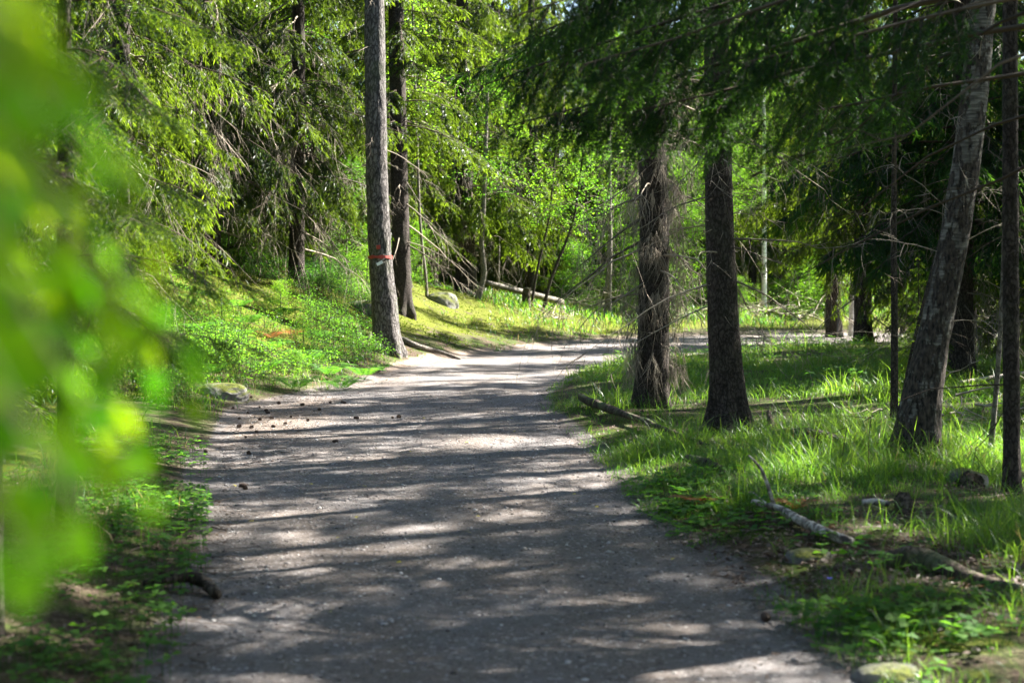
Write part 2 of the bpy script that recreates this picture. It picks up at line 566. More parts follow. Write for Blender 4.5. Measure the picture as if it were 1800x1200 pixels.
# ------------------------------------------------------------------ plant builders
def trunk_mesh(pts, rad, base_z=0.0, nside=40, dz=.05, flare=.6, fh=.25, lobes=5, rough=.06, nsc=9, seed=0, name='trunk'):
    pts = np.asarray(pts, float)
    zz = pts[:, 2]
    ztop = zz[-1]
    zs = np.arange(zz[0], ztop, dz) if (ztop - zz[0]) / dz < 300 else np.concatenate([np.arange(zz[0], zz[0] + 6, dz), np.linspace(zz[0] + 6, ztop, 60)])
    zs = np.append(zs, ztop)
    cx = np.interp(zs, zz, pts[:, 0])
    cyy = np.interp(zs, zz, pts[:, 1])
    k = np.ones(5) / 5
    if len(zs) > 12:
        cx[2:-2] = np.convolve(cx, k, 'valid')
        cyy[2:-2] = np.convolve(cyy, k, 'valid')
    r = np.interp(zs, zz, rad)
    an = np.arange(nside) / nside * 2 * np.pi
    h = np.maximum(zs - base_z, 0)
    ph = seed * 1.7
    fl = flare * np.exp(-h / fh)[:, None] * (.65 + .45 * np.cos(an * lobes + ph + np.sin(an + ph)))[None]
    q = np.stack([np.cos(an)[None] * np.ones_like(zs)[:, None], np.sin(an)[None] * np.ones_like(zs)[:, None], (zs / max(r[0], .02) * .35)[:, None] * np.ones(nside)], -1)
    nn = fbm(q * nsc * np.array([.35, .35, .3]), seed, 3)
    Rr = r[:, None] * (1 + fl + rough * nn)
    V = np.stack([cx[:, None] + Rr * np.cos(an), cyy[:, None] + Rr * np.sin(an), zs[:, None] + 0 * Rr], -1)
    K = len(zs)
    i = np.arange(K - 1)[:, None] * nside
    j = np.arange(nside)
    F = np.stack([i + j, i + (j + 1) % nside, i + nside + (j + 1) % nside, i + nside + j], -1).reshape(-1, 4)
    cap = ((K - 1) * nside + np.arange(nside))[None]
    return mesh_np(name, V, [F, cap], {'rnd': np.zeros(V.size // 3)}, True)


def boughs(fol, wood, base, az, L, rise, droop, s2=.09, s3=.055, tw=.022, tl=.13, hang=.45, needles=0, w2=.42, wr=.012, start=.12, nmul=1):
    """spruce boughs: base (n,3), azimuth, length; flat sprays of side twigs that hang"""
    n = len(az)
    K = 9
    s = np.linspace(0, 1, K)
    out = np.stack([np.cos(az), np.sin(az), 0 * az], -1)
    sidev = np.stack([-np.sin(az), np.cos(az), 0 * az], -1)
    A = base[:, None] + out[:, None] * (L[:, None] * s)[..., None]
    A[..., 2] += L[:, None] * (rise[:, None] * s - droop[:, None] * s ** 2 + .22 * droop[:, None] * s ** 4)
    wob = rng.normal(0, .03, (n, K)) * L[:, None] * s
    A += sidev[:, None] * wob[..., None]
    if wood is not None:
        tubes(wood, A, (wr * (L / 2)[:, None] * (1.15 - s)[None]), 4)
    cnt = np.maximum(3, (2 * L * (1 - start) / s2)).astype(int)
    bi = np.repeat(np.arange(n), cnt)
    m = len(bi)
    sp = start + (1 - start) * rng.random(m) ** .9
    fi = sp * (K - 1)
    i0 = np.minimum(fi.astype(int), K - 2)
    f = (fi - i0)[:, None]
    p = A[bi, i0] * (1 - f) + A[bi, i0 + 1] * f
    t = nrm(A[bi, i0 + 1] - A[bi, i0])
    sg = np.where(rng.random(m) < .5, -1, 1)[:, None]
    d = nrm(t * rng.uniform(.35, .9, (m, 1)) + sg * sidev[bi] * rng.uniform(.4, 1, (m, 1)) + np.array([0, 0, -1]) * (hang * rng.uniform(.3, 1.6, (m, 1))))
    L2 = np.minimum(w2 * L[bi] * (1.08 - sp) * rng.uniform(.5, 1.1, m) + .10, .75)
    K2 = 4
    s2v = np.linspace(0, 1, K2)
    B = p[:, None] + d[:, None] * (L2[:, None] * s2v)[..., None]
    B[..., 2] -= (hang * .5 * L2[:, None] * s2v ** 2)
    if wood is not None:
        tubes(wood, B, np.broadcast_to(.0035 * (1.2 - s2v), (m, K2)), 3)
    c3 = np.maximum(2, (2 * L2 / s3)).astype(int)
    ti = np.repeat(np.arange(m), c3)
    q = len(ti)
    u3 = rng.random(q)
    fi = u3 * (K2 - 1)
    i0 = np.minimum(fi.astype(int), K2 - 2)
    f = (fi - i0)[:, None]
    p3 = B[ti, i0] * (1 - f) + B[ti, i0 + 1] * f
    t3 = nrm(B[ti, i0 + 1] - B[ti, i0])
    s3v = nrm(np.cross(t3, np.array([0, 0, 1.0])) + rng.normal(0, .25, (q, 3)))
    sg = np.where(rng.random(q) < .5, -1, 1)[:, None]
    d3 = nrm(t3 * rng.uniform(.5, 1, (q, 1)) + sg * s3v * rng.uniform(.3, .9, (q, 1)) + np.array([0, 0, -1.]) * (hang * rng.uniform(0, 1, (q, 1))))
    l3 = tl * rng.uniform(.55, 1.25, q)
    # colour: lighter young shoots at tips; older inner needles darker, with crown shade added
    rn = np.clip(.30 * rng.random(q) + .65 * (u3 * sp[ti]) ** 1.3 + .25 * rng.random(n)[bi][ti] - .05, 0, 1)
    if not needles:
        for rot in (0, 1):
            nv = nrm(np.cross(d3, s3v)) if rot == 0 else s3v
            leaves(fol, p3, d3, nv + rng.normal(0, .2, (q, 3)), l3, tw * rng.uniform(.7, 1.3, q), rn, .4)
    else:
        k = needles
        ni = np.repeat(np.arange(q), k)
        un = np.tile((np.arange(k) + .5) / k, q)
        pn = p3[ni] + d3[ni] * (l3[ni] * un)[:, None]
        rd = nrm(rand_dirs(len(ni)) * np.array([1, 1, .7]))
        rd = nrm(rd - d3[ni] * np.sum(rd * d3[ni], -1, keepdims=True))
        dn = nrm(rd + d3[ni] * .75)
        leaves(fol, pn, dn, rand_dirs(len(ni)), .024 * rng.uniform(.8, 1.2, len(ni)), .0042 * nmul, rn[ni], .5)
        tubes(fol, np.stack([p3, p3 + d3 * l3[:, None]], 1), np.full((q, 2), .0016), 3, rn * .3)
    return A


def dead_branches(mb, cz, n, z0, z1, Lr, nsub=10, curl=.5, subL=(.15, .5), r0=.011, az=None, slope=(-.5, .15), trunk_r=.12, sub_r=.0032, sub2=True):
    """cz(z) gives the trunk axis; bare dead branches with curled hanging twigs"""
    z = rng.uniform(z0, z1, n)
    a = rng.uniform(0, 2 * np.pi, n) if az is None else rng.uniform(az[0], az[1], n)
    L = rng.uniform(Lr[0], Lr[1], n)
    K = 8
    s = np.linspace(0, 1, K)
    out = np.stack([np.cos(a), np.sin(a), 0 * a], -1)
    base = cz(z)
    sl = rng.uniform(slope[0], slope[1], n)
    A = base[:, None] + out[:, None] * (trunk_r * .8 + L[:, None] * s)[..., None]
    A[..., 2] += L[:, None] * (sl[:, None] * s - .25 * s ** 2)
    A += np.cumsum(rng.normal(0, .035, (n, K, 3)) * L[:, None, None], 1) * s[None, :, None]
    tubes(mb, A, r0 * np.clip(L / 1.2, .4, 1.3)[:, None] * (1.1 - s)[None], 4)
    bi = np.repeat(np.arange(n), nsub)
    m = len(bi)

    def sub(A, bi, Lb, rad, K2=5):
        m = len(bi)
        sp = rng.uniform(.15, 1, m)
        fi = sp * (A.shape[1] - 1)
        i0 = np.minimum(fi.astype(int), A.shape[1] - 2)
        f = (fi - i0)[:, None]
        p = A[bi, i0] * (1 - f) + A[bi, i0 + 1] * f
        t = nrm(A[bi, i0 + 1] - A[bi, i0])
        d = nrm(t * .6 + rand_dirs(m) * .7 + np.array([0, 0, -1.]) * curl)
        s2 = np.linspace(0, 1, K2)
        B = p[:, None] + d[:, None] * (Lb[:, None] * s2)[..., None]
        bend = rand_dirs(m) * .45 + np.array([0, 0, -.5]) * curl
        B += bend[:, None] * (Lb[:, None] * s2 ** 2)[..., None]
        tubes(mb, B, np.broadcast_to(rad * (1.15 - s2), (m, K2)), 3)
        return B
    B = sub(A, bi, rng.uniform(subL[0], subL[1], m) * np.clip(L[bi], .3, 1.2), sub_r)
    if sub2:
        b2 = np.repeat(np.arange(m), 3)
        sub(B, b2, rng.uniform(.05, .22, len(b2)), sub_r * .7, 4)


def axis_fn(pts):
    pts = np.asarray(pts, float)
    return lambda z: np.stack([np.interp(z, pts[:, 2], pts[:, 0]), np.interp(z, pts[:, 2], pts[:, 1]), z], -1)


def crown_on(fol, wood, cz, H0, H1, Rm, per_m, rise=(-.1, .25), droop=(.3, .7), topr=.15, taper=.85, **kw):
    n = int((H1 - H0) * per_m)
    z = np.sort(H0 + (H1 - H0) * rng.random(n) ** 1.05)
    f = (z - H0) / (H1 - H0)
    L = Rm * np.maximum(topr, (1 - f) ** taper) * rng.uniform(.6, 1.1, n)
    az = np.arange(n) * 2.39996 + rng.uniform(-.5, .5, n)
    return boughs(fol, wood, cz(z), az, L, rng.uniform(*rise, n), rng.uniform(*droop, n), **kw)


def leafy_mesh(fol, wood, base, Hh, Rr, nbr, nleaf, ls, droop=.2, zmin=.15, up=.5):
    """broad-leaved shrub or small tree: stems, side branches, leaves in flat layers"""
    z = Hh * rng.uniform(zmin, 1, nbr)
    az = rng.uniform(0, 2 * np.pi, nbr)
    L = Rr * rng.uniform(.45, 1.05, nbr) * np.sqrt(np.clip(1.15 - z / Hh, .1, 1))
    K = 6
    s = np.linspace(0, 1, K)
    out = np.stack([np.cos(az), np.sin(az), 0 * az], -1)
    A = np.asarray(base)[None, None] + np.zeros((nbr, K, 3))
    A[..., 2] += z[:, None]
    A += out[:, None] * (L[:, None] * s)[..., None]
    A[..., 2] += L[:, None] * (up * s - (up + droop) * s ** 2)
    A += np.cumsum(rng.normal(0, .03, (nbr, K, 3)), 1) * L[:, None, None] * s[None, :, None]
    tubes(wood, A, .008 * (L / 1.0)[:, None] * (1.2 - s)[None] + .001, 3)
    bi = rng.integers(0, nbr, nleaf // 5)
    sp = rng.uniform(.2, 1.05, len(bi))
    fi = np.minimum(sp, .999) * (K - 1)
    i0 = fi.astype(int)
    f = (fi - i0)[:, None]
    c = A[bi, i0] * (1 - f) + A[bi, i0 + 1] * f
    c = c + rng.normal(0, 1, c.shape) * np.array([.12, .12, .045]) * np.clip(Rr, .3, 1.5)
    k = np.repeat(np.arange(len(c)), 5)
    p = c[k] + rng.normal(0, 1, (len(k), 3)) * np.array([1, 1, .5]) * ls * 1.1
    d = nrm(rand_dirs(len(k), -.6, .35))
    nv = nrm(np.array([0, 0, 1.]) + rng.normal(0, .45, (len(k), 3)))
    leaves(fol, p, d, nv, ls * rng.uniform(.6, 1.25, len(k)), ls * rng.uniform(.4, .62, len(k)), np.clip(.5 * rng.random(len(k)) + .5 * rng.random(len(c))[k], 0, 1), .45, .12)


# ------------------------------------------------------------------ tree makers
def add_part(root, name, mb, mat, smooth=False):
    return mb.build(name, mat, root, smooth) if mb.n else None


def px_trunk(base_px, pts_px, d, extra=.25, top=None):
    """trunk axis in the tree's own space from picture points at one true distance"""
    dg = gp(*base_px)[1]
    if d < 18 and abs(dg / d - 1) < .2:
        d = dg
    b = P(*base_px, d)
    b.z = hz(b.x, d)
    pts = [(P(x, y, d) - b) for x, y in pts_px]
    pts = [(p.x, p.y, p.z) for p in pts]
    pts[0] = (pts[0][0], 0, -extra)
    if top:
        (x0, _, z0), (x1, _, z1) = pts[-2], pts[-1]
        k = (top - z1) / (z1 - z0)
        pts.append((x1 + (x1 - x0) * k * .4, 0, top))
    return b, np.array(pts)


# --- the marked pine on the left of the bend
b, pts = px_trunk((681, 613), [(682, 613), (676, 540), (668, 440), (663, 300), (661, 120), (660, 0)], 27, .3, 17)
pine = empty('pine_tree', b, 'tall straight pine with grey scaly bark, a red painted band and a white tag', 'tree')
prad = [.25, .245, .215, .205, .195, .185, .06]
pine_trunk = link('trunk', trunk_mesh(pts, prad, 0, 56, .035, .55, .28, 5, .07, 12, 3), MAT['pine_bark'], pine)
cz = axis_fn(pts)


def band(cz, z0, z1, r, name, mat, parent, a0=0, a1=2 * np.pi, n=64, wob=.008):
    an = np.linspace(a0, a1, n)
    rows = []
    for zz in np.linspace(z0, z1, 4):
        c = cz(np.array([zz]))[0]
        q = r + .010 + .006 * vn(np.stack([an * 6, 0 * an + zz * 9, 0 * an], -1), 3)
        rows.append(np.stack([c[0] + q * np.cos(an), c[1] + q * np.sin(an), zz + wob * np.sin(an * 7 + zz * 40)], -1))
    V = np.array(rows)
    i = np.arange(3)[:, None] * n
    j = np.arange(n - 1)
    F = np.stack([i + j, i + j + 1, i + n + j + 1, i + n + j], -1).reshape(-1, 4)
    return link(name, mesh_np(name, V, [F], None, True), mat, parent)


zb = P(0, 452, 27).z - b.z
band(cz, zb - .028, zb + .028, .220, 'red_band', MAT['red_paint'], pine_trunk)
zb2 = P(0, 435, 27).z - b.z
band(cz, zb2 - .035, zb2 + .035, .216, 'red_dot', MAT['red_paint'], pine_trunk, -1.75, -1.42, 12, .004)
# white tag: a small thin card nailed at a slant
bpy.ops.mesh.primitive_cube_add(size=1)
t = bpy.context.object
t.name = 'white_tag'
t.scale = (.12, .012, .058)
t.location = (cz(np.array([P(0, 463, 27).z - b.z]))[0][0] + .0, -.240, P(0, 463, 27).z - b.z)
t.rotation_euler = (.0, RAD(-28), 0)
t.data.materials.append(MAT['white_tag'])
t.parent = pine_trunk
fol, wood = MB(), MB()
crown_on(fol, wood, cz, 10.5, 17, 2.4, 7, rise=(.0, .4), droop=(.1, .4), s2=.14, s3=.09, tw=.05, tl=.2, hang=.1)
add_part(pine, 'crown', fol, MAT['needle'])
add_part(pine, 'branch_sprays', wood, MAT['pine_bark'])
tw = MB()
dead_branches(tw, cz, 16, 3.2, 7.5, (.4, 1.3), 5, .3, trunk_r=.2, sub2=False)
add_part(pine, 'dead_twig_sprays', tw, MAT['twig'])


def spruce_named(name_label, base_px, pts_px, d, rad, top, flare, crown, dead=None, bark='spruce_bark', needle='needle_dark', seed=1, group=None, nside=44, fh=.22, name='spruce_tree', deadmat='twig'):
    b, pts = px_trunk(base_px, pts_px, d, .3, top)
    root = empty(name, b, name_label, 'tree', group)
    link('trunk', trunk_mesh(pts, rad, 0, nside, .04, flare, fh, 5, .07, 10, seed), MAT[bark], root)
    cz = axis_fn(pts)
    fol, wood = MB(), MB()
    for c in crown:
        boughs_kw = dict(c)
        crown_on(fol, wood, cz, boughs_kw.pop('z0'), boughs_kw.pop('z1'), boughs_kw.pop('R'), boughs_kw.pop('n'), **boughs_kw)
    add_part(root, 'crown', fol, MAT[needle])
    add_part(root, 'branch_sprays', wood, MAT['dark_twig'])
    if dead:
        tw = MB()
        for dd in dead:
            dead_branches(tw, cz, **dd)
        add_part(root, 'dead_twig_sprays', tw, MAT[deadmat])
    return root


# --- spruce in the middle of the right verge (dark, flared foot)
spruce_named('dark brown spruce trunk with a flared mossy foot', (1285, 762),
             [(1286, 762), (1280, 690), (1271, 560), (1264, 400), (1260, 250), (1257, 100)], 14.4,
             [.175, .165, .150, .135, .128, .12, .03], 17, .95,
             [dict(z0=3.6, z1=17, R=2.5, n=5, s2=.085, s3=.048, tw=.02, tl=.13)],
             [dict(n=34, z0=.7, z1=4.2, Lr=(.35, 1.5), nsub=7, curl=.35, trunk_r=.13, r0=.009),
              dict(n=60, z0=.3, z1=3.6, Lr=(.03, .12), nsub=1, curl=.2, trunk_r=.14, sub2=False, r0=.012)],
             seed=5)
# --- twig covered spruce
spruce_named('trunk shaggy with pale dry twigs down to its foot, inside the bend', (1148, 716),
             [(1146, 716), (1148, 640), (1150, 500), (1149, 380), (1146, 280), (1143, 100)], 17.4,
             [.20, .19, .18, .17, .165, .15, .03], 18, .4,
             [dict(z0=4.3, z1=18, R=2.8, n=7, s2=.085, s3=.048, tw=.02, tl=.13)],
             [dict(n=120, z0=.5, z1=2.8, Lr=(.05, .28), nsub=8, curl=.9, subL=(.15, .5), trunk_r=.2, r0=.007, sub_r=.0035),
              dict(n=46, z0=1.2, z1=4.4, Lr=(.3, 1.6), nsub=10, r0=.014, curl=.8, subL=(.2, .6), trunk_r=.18, sub_r=.0035)],
             seed=9)
# --- dark spruce just behind the pine
spruce_named('dark spruce trunk standing close behind the pine with the red band', (707, 550),
             [(708, 550), (706, 480), (703, 340), (701, 200), (698, 60)], 33,
             [.24, .215, .2, .19, .18, .04], 19, .5,
             [dict(z0=4.2, z1=19, R=2.8, n=7, s2=.085, s3=.048, tw=.022, tl=.14)],
             [dict(n=15, z0=1.0, z1=6, Lr=(.6, 2.2), nsub=7, curl=.5, trunk_r=.2, r0=.011, sub_r=.005, sub2=False, slope=(-.9, .1)),
              dict(n=2, z0=1.5, z1=2.8, Lr=(1.4, 2.4), nsub=10, curl=.4, trunk_r=.2, r0=.013, sub_r=.005, az=(-.6, .4), slope=(-.75, -.4))],
             seed=12, needle='needle')

# --- birch leaning to the right
b, pts = px_trunk((1603, 805), [(1606, 805), (1618, 730), (1640, 600), (1660, 500), (1680, 400), (1700, 250), (1714, 100), (1722, 0)], 12.5, .3, 14)
birch_o = empty('birch_tree', b, 'leaning birch with flaking white bark over black cracked plates', 'tree')
link('trunk', trunk_mesh(pts, [.205, .168, .138, .125, .12, .115, .108, .10, .03], 0, 64, .025, .35, .25, 5, .10, 14, 21), MAT['birch_bark'], birch_o)
czb = axis_fn(pts)
fol, wood = MB(), MB()
lb = czb(np.array([7.5]))[0]
leafy_mesh(fol, wood, (lb[0], 0, 5.5), 8.5, 2.3, 60, 9000, .055, .5)
add_part(birch_o, 'crown', fol, MAT['leaf'])
add_part(birch_o, 'branch_sprays', wood, MAT['dark_twig'])
tw = MB()
dead_branches(tw, czb, 14, .9, 4.2, (.15, .7), 5, .3, trunk_r=.15, az=(-3.4, -.2), slope=(.1, .9), r0=.007)
add_part(birch_o, 'dead_twig_sprays', tw, MAT['twig'])

# --- thin dark stems on the right
def stem(label, base_px, pts_px, d, rad, top=None, bark='spruce_bark', seed=3, name='sapling', twigs=8, tl=(.3, .9), fol_n=0, group=None):
    b, pts = px_trunk(base_px, pts_px, d, .15, top)
    root = empty(name, b, label, 'tree' if name.endswith('tree') else 'sapling', group)
    link('trunk', trunk_mesh(pts, np.interp(np.linspace(0, 1, len(pts)), [0, 1], rad), 0, 20, .06, .35, .12, 4, .07, 9, seed), MAT[bark], root)
    if twigs:
        tw = MB()
        dead_branches(tw, axis_fn(pts), twigs, .5, pts[-1][2] * .95, tl, 5, .3, trunk_r=rad[0] * .8, r0=.006, sub2=False)
        add_part(root, 'twig_sprays', tw, MAT['dark_twig'])
    if fol_n:
        fo, wo = MB(), MB()
        crown_on(fo, wo, axis_fn(pts), pts[-1][2] * .35, pts[-1][2], 1.2, fol_n, tw=.03, tl=.16, s2=.12, s3=.07)
        add_part(root, 'crown', fo, MAT['needle_dark'])
        add_part(root, 'branch_sprays', wo, MAT['dark_twig'])
    return root


stem('thin black upright stem left of the leaning birch', (1574, 756), [(1574, 756), (1573, 600), (1570, 450), (1569, 300)], 14.2, [.042, .02], 6, fol_n=0, twigs=14)
stem('slender black stem leaning close beside the foot of the birch', (1588, 700), [(1588, 720), (1600, 640), (1622, 540), (1650, 430), (1672, 330)], 15.5, [.035, .018], 5, seed=8, twigs=6)
stem('dark upright trunk nearest the edge right of the leaning birch', (1783, 872), [(1784, 872), (1780, 700), (1774, 400), (1770, 150), (1768, 0)], 10.1, [.06, .045], 8, seed=11, name='spruce_tree', twigs=22, tl=(.3, 1.2), fol_n=0)
stem('short thin grey stem between the birch and the dark edge trunk', (1742, 800), [(1742, 800), (1752, 700), (1758, 600), (1762, 480)], 12.8, [.025, .015], 3.2, bark='grey_bark', seed=14, twigs=10)
spruce_named('dark spruce trunk seen just behind the leaning birch', (1692, 640), [(1692, 640), (1690, 500), (1688, 300), (1688, 100)], 22,
             [.2, .17, .16, .15, .04], 17, .4,
             [dict(z0=2.2, z1=17, R=3.2, n=9, s2=.085, s3=.048, tw=.02, tl=.13, hang=.6)],
             [dict(n=30, z0=.8, z1=3.5, Lr=(.5, 1.8), nsub=8, curl=.6, trunk_r=.15)], seed=16)

# --- far white birch and brown spruce beside it
def far_trunk(label, base_px, pts_px, d, rad, bark, name, top=11, seed=2, flare=.3, leaf=0, group=None, fh=.25):
    b, pts = px_trunk(base_px, pts_px, d, .3, top)
    root = empty(name, b, label, 'tree', group)
    link('trunk', trunk_mesh(pts, np.interp(np.linspace(0, 1, len(pts)), [0, 1], rad), 0, 24, .08, flare, fh, 4, .06, 9, seed), MAT[bark], root)
    if leaf:
        fo, wo = MB(), MB()
        leafy_mesh(fo, wo, (pts[-1][0], 0, top * .35), top * .7, 1.8, 40, leaf, .07, .4)
        add_part(root, 'crown', fo, MAT['leaf'])
        add_part(root, 'branch_sprays', wo, MAT['dark_twig'])
    return root


MAT['birch_stick'] = M('birch stick bark', lambda N, ramp, mixc, mt: N('BsdfPrincipled', {'Base Color': ramp(N('TexNoise', {'Vector': N('TexCoord', o=3), 'Scale': 22.0, 'Detail': 5.0, 'Roughness': .65}), [(.40, (.03, .022, .017)), (.50, (.20, .17, .14)), (.56, (.36, .33, .29)), (.7, (.52, .49, .45))]), 'Roughness': .6}))
MAT['white_birch'] = M('white birch bark', lambda N, ramp, mixc, mt: N('BsdfPrincipled', {'Base Color': ramp(N('TexNoise', {'Vector': N('Mapping', {0: N('TexCoord', o=3), 3: (1, 1, 4)}), 'Scale': 6.0, 'Detail': 5.0}), [(.33, (.03, .03, .03)), (.42, (.5, .48, .45)), (.7, (.75, .73, .7))]), 'Roughness': .7}))
far_trunk('slim bright white birch trunk standing alone across the far grass', (1498, 582), [(1497, 582), (1498, 480), (1497, 380), (1496, 300), (1494, 200)], 42, [.085, .07], 'white_birch', 'birch_tree', 10, 4, leaf=5000)
spruce_named('thick reddish brown trunk behind the bank, left of the fallen log', (820, 520), [(818, 522), (819, 470), (818, 420), (816, 330)], 43, [.34, .32, .3, .27, .04], 18, .25,
             [dict(z0=2.3, z1=18, R=3.4, n=8, s2=.09, s3=.05, tw=.024, tl=.15, hang=.8)], [dict(n=30, z0=.8, z1=4, Lr=(.6, 2.2), nsub=9, curl=.7, trunk_r=.3, sub_r=.006)], seed=6, needle='needle')
far_trunk('small birch with a black flared foot at the far edge of the path', (1069, 556), [(1069, 556), (1069, 535), (1071, 480), (1072, 420), (1070, 300)], 45, [.10, .06], 'grey_bark', 'birch_tree', 9, 7, 1.0, 5000, fh=.35)
far_trunk('small dark crooked stem between the thick trunk and the fallen log', (838, 540), [(836, 542), (842, 520), (852, 480), (846, 430), (850, 380)], 41, [.10, .05], 'grey_bark', 'sapling_tree', 6, 9, .3, 2500)
far_trunk('longer of two thin dark stems leaning right over the fallen log', (952, 548), [(951, 548), (965, 500), (980, 460), (995, 425), (1010, 380)], 42, [.055, .03], 'spruce_bark', 'sapling_tree', 5, 10, .2, 2500)
far_trunk('shorter of two thin dark stems leaning right beside the fallen log', (932, 552), [(932, 552), (938, 510), (945, 470), (955, 430), (966, 380)], 42.6, [.045, .025], 'spruce_bark', 'sapling_tree', 5, 13, .2, 2500)
far_trunk('thin grey stem standing between pine and thick trunk', (752, 530), [(752, 530), (748, 480), (742, 430), (738, 380)], 38, [.045, .03], 'grey_bark', 'birch_tree', 8, 15, .2, 3000)
far_trunk('thin grey stem rising right behind the fallen log', (875, 510), [(875, 512), (876, 480), (877, 440), (878, 400)], 46, [.04, .03], 'grey_bark', 'birch_tree', 8, 17, .2, 3000)

# ------------------------------------------------------------------ prototypes for the wood
def proto_spruce(seed, Ht, z0, Rm, per_m, r0, deadn, hang=.5, mat='needle', tw=.019, tl=.125):
    root = empty('spruce_tree', (0, 0, 0), 'spruce', 'tree')
    pts = np.array([(0, 0, -.4), (rng.normal(0, .05), rng.normal(0, .05), Ht * .3), (rng.normal(0, .1), rng.normal(0, .1), Ht * .7), (0, 0, Ht)])
    link('trunk', trunk_mesh(pts, [r0, r0 * .8, r0 * .4, .01], 0, 20, .15, .4, .25, 5, .07, 9, seed), MAT['spruce_bark'], root)
    cz = axis_fn(pts)
    fol, wood, dead = MB(), MB(), MB()
    crown_on(fol, wood, cz, z0, Ht, Rm, per_m, rise=(-.15, .2), droop=(.3, .75), s2=.085, s3=.043, tw=tw, tl=tl, hang=hang)
    add_part(root, 'crown', fol, MAT[mat])
    add_part(root, 'branch_sprays', wood, MAT['dark_twig'])
    if deadn:
        dead_branches(dead, cz, deadn, .6, z0 + 4.5, (.7, 2.4), 10, .8, trunk_r=r0, subL=(.3, .9), r0=.014, sub_r=.005, slope=(-.8, -.1))
        add_part(root, 'dead_twig_sprays', dead, MAT['twig'])
    return root


def proto_leafy(seed, Ht, Rm, nbr, nleaf, ls, name='broadleaf_shrub', cat='shrub', bark='grey_bark', r0=.03, mat='leaf', zmin=.12):
    root = empty(name, (0, 0, 0), 'shrub', cat)
    pts = np.array([(0, 0, -.2), (rng.normal(0, .04), rng.normal(0, .04), Ht * .5), (rng.normal(0, .1), rng.normal(0, .1), Ht)])
    link('trunk', trunk_mesh(pts, [r0, r0 * .7, r0 * .25], 0, 12, .12, .2, .1, 3, .05, 9, seed), MAT[bark], root)
    fol, wood = MB(), MB()
    leafy_mesh(fol, wood, (0, 0, 0), Ht, Rm, nbr, nleaf, ls, .25, zmin)
    add_part(root, 'crown', fol, MAT[mat])
    add_part(root, 'branch_sprays', wood, MAT['dark_twig'])
    return root


SP = [proto_spruce(1, 19, .7, 3.0, 9, .20, 26, .6), proto_spruce(2, 17, 1.5, 2.6, 9, .17, 38, .7), proto_spruce(3, 21, 2.3, 3.1, 9, .23, 22, .8), proto_spruce(4, 9, .5, 2.0, 11, .09, 0, .4, 'needle_fresh'), proto_spruce(5, 19, 7.5, 3.2, 5.5, .2, 6, .5)]
LF = [proto_leafy(1, 2.6, 1.4, 56, 11000, .042), proto_leafy(2, 4.2, 1.8, 80, 17000, .045), proto_leafy(3, 1.3, .9, 44, 5200, .036)]
BR = [proto_leafy(4, 12, 2.6, 130, 26000, .055, 'birch_tree', 'tree', 'white_birch', .10, 'leaf', .3)]
used = set()


def put(proto, x, y, label, group=None, sc=1.0, rz=None, name=None):
    o = proto if id(proto) not in used else copy_tree(proto)
    used.add(id(proto))
    o.location = (x, y, hz(x, y) - .02)
    o.rotation_euler = (0, 0, rng.uniform(0, 6.28) if rz is None else rz)
    o.scale = (sc, sc, sc * rng.uniform(.94, 1.06))
    o['label'] = label
    if group:
        o['group'] = group
    return o


GW = 'spruces of the wood'
# left wood
for k, (x, y, q, sc) in enumerate([(-6.1, 22.0, 1, .95), (-7.4, 25.5, 0, 1.0), (-4.55, 30, 1, 1.0), (-6.0, 28.5, 1, 1), (-9.2, 27.5, 0, 1), (-6.8, 33.5, 0, 1.05), (-5.2, 36.5, 1, 1), (-8.2, 45, 0, 1.2), (-9.0, 33, 1, 1.05), (-7.2, 39, 0, 1.1), (-3.6, 40, 1, 1.1), (-11, 41, 2, 1.1), (-5.4, 47, 0, 1.2), (-8.6, 22, 1, .9)]):
    put(SP[q], x, y, 'sunlit spruce with hanging boughs in the wood left of the marked pine', GW + ' left of the pine', sc)
for k, (x, y, q, sc) in enumerate([(-1.2, 51, 0, 1.1), (1.6, 57, 1, 1.15), (-2.6, 46.5, 1, 1), (.6, 49, 1, 1.1), (2.6, 53, 0, 1), (-.6, 58, 2, 1.2), (4.0, 66, 1, 1.2), (8.0, 60, 0, 1.2), (7.6, 60, 1, 1), (4.2, 60, 0, 1.15), (-3.2, 56, 2, 1.1), (6.8, 57, 2, 1.1), (0.2, 66, 0, 1.2), (9.5, 64, 1, 1.2), (4.9, 55, 1, 1.0)]):
    put(SP[q], x, y, 'bright spruce in the wood beyond the far bend of the path', GW + ' beyond the bend', sc)
for k, (x, y, q, sc) in enumerate([(9.25, 40.8, 2, 1.0), (10.6, 27, 0, .9), (8.9, 36, 2, 1), (9.6, 30, 1, 1), (11.2, 36, 0, 1), (9.8, 58, 1, 1.05), (17.5, 58, 1, 1.2), (13.0, 33, 2, 1.0), (16.5, 60, 0, 1.2), (10.2, 23, 1, 1)]):
    put(SP[q], x, y, 'shaded spruce in the dark wood behind and right of the leaning birch', GW + ' right of the birch', sc)
# farther rows close the view
r2 = random.Random(4)
for y in (66, 72, 79, 87, 96):
    for k in range(13):
        x = (k - 6 + r2.uniform(-.35, .35)) * y * .078
        put(SP[(k + int(y)) % 3], x, y + r2.uniform(-4, 4), 'distant spruce closing the view at the back of the wood', 'spruces at the back of the wood', r2.uniform(1.0, 1.35))
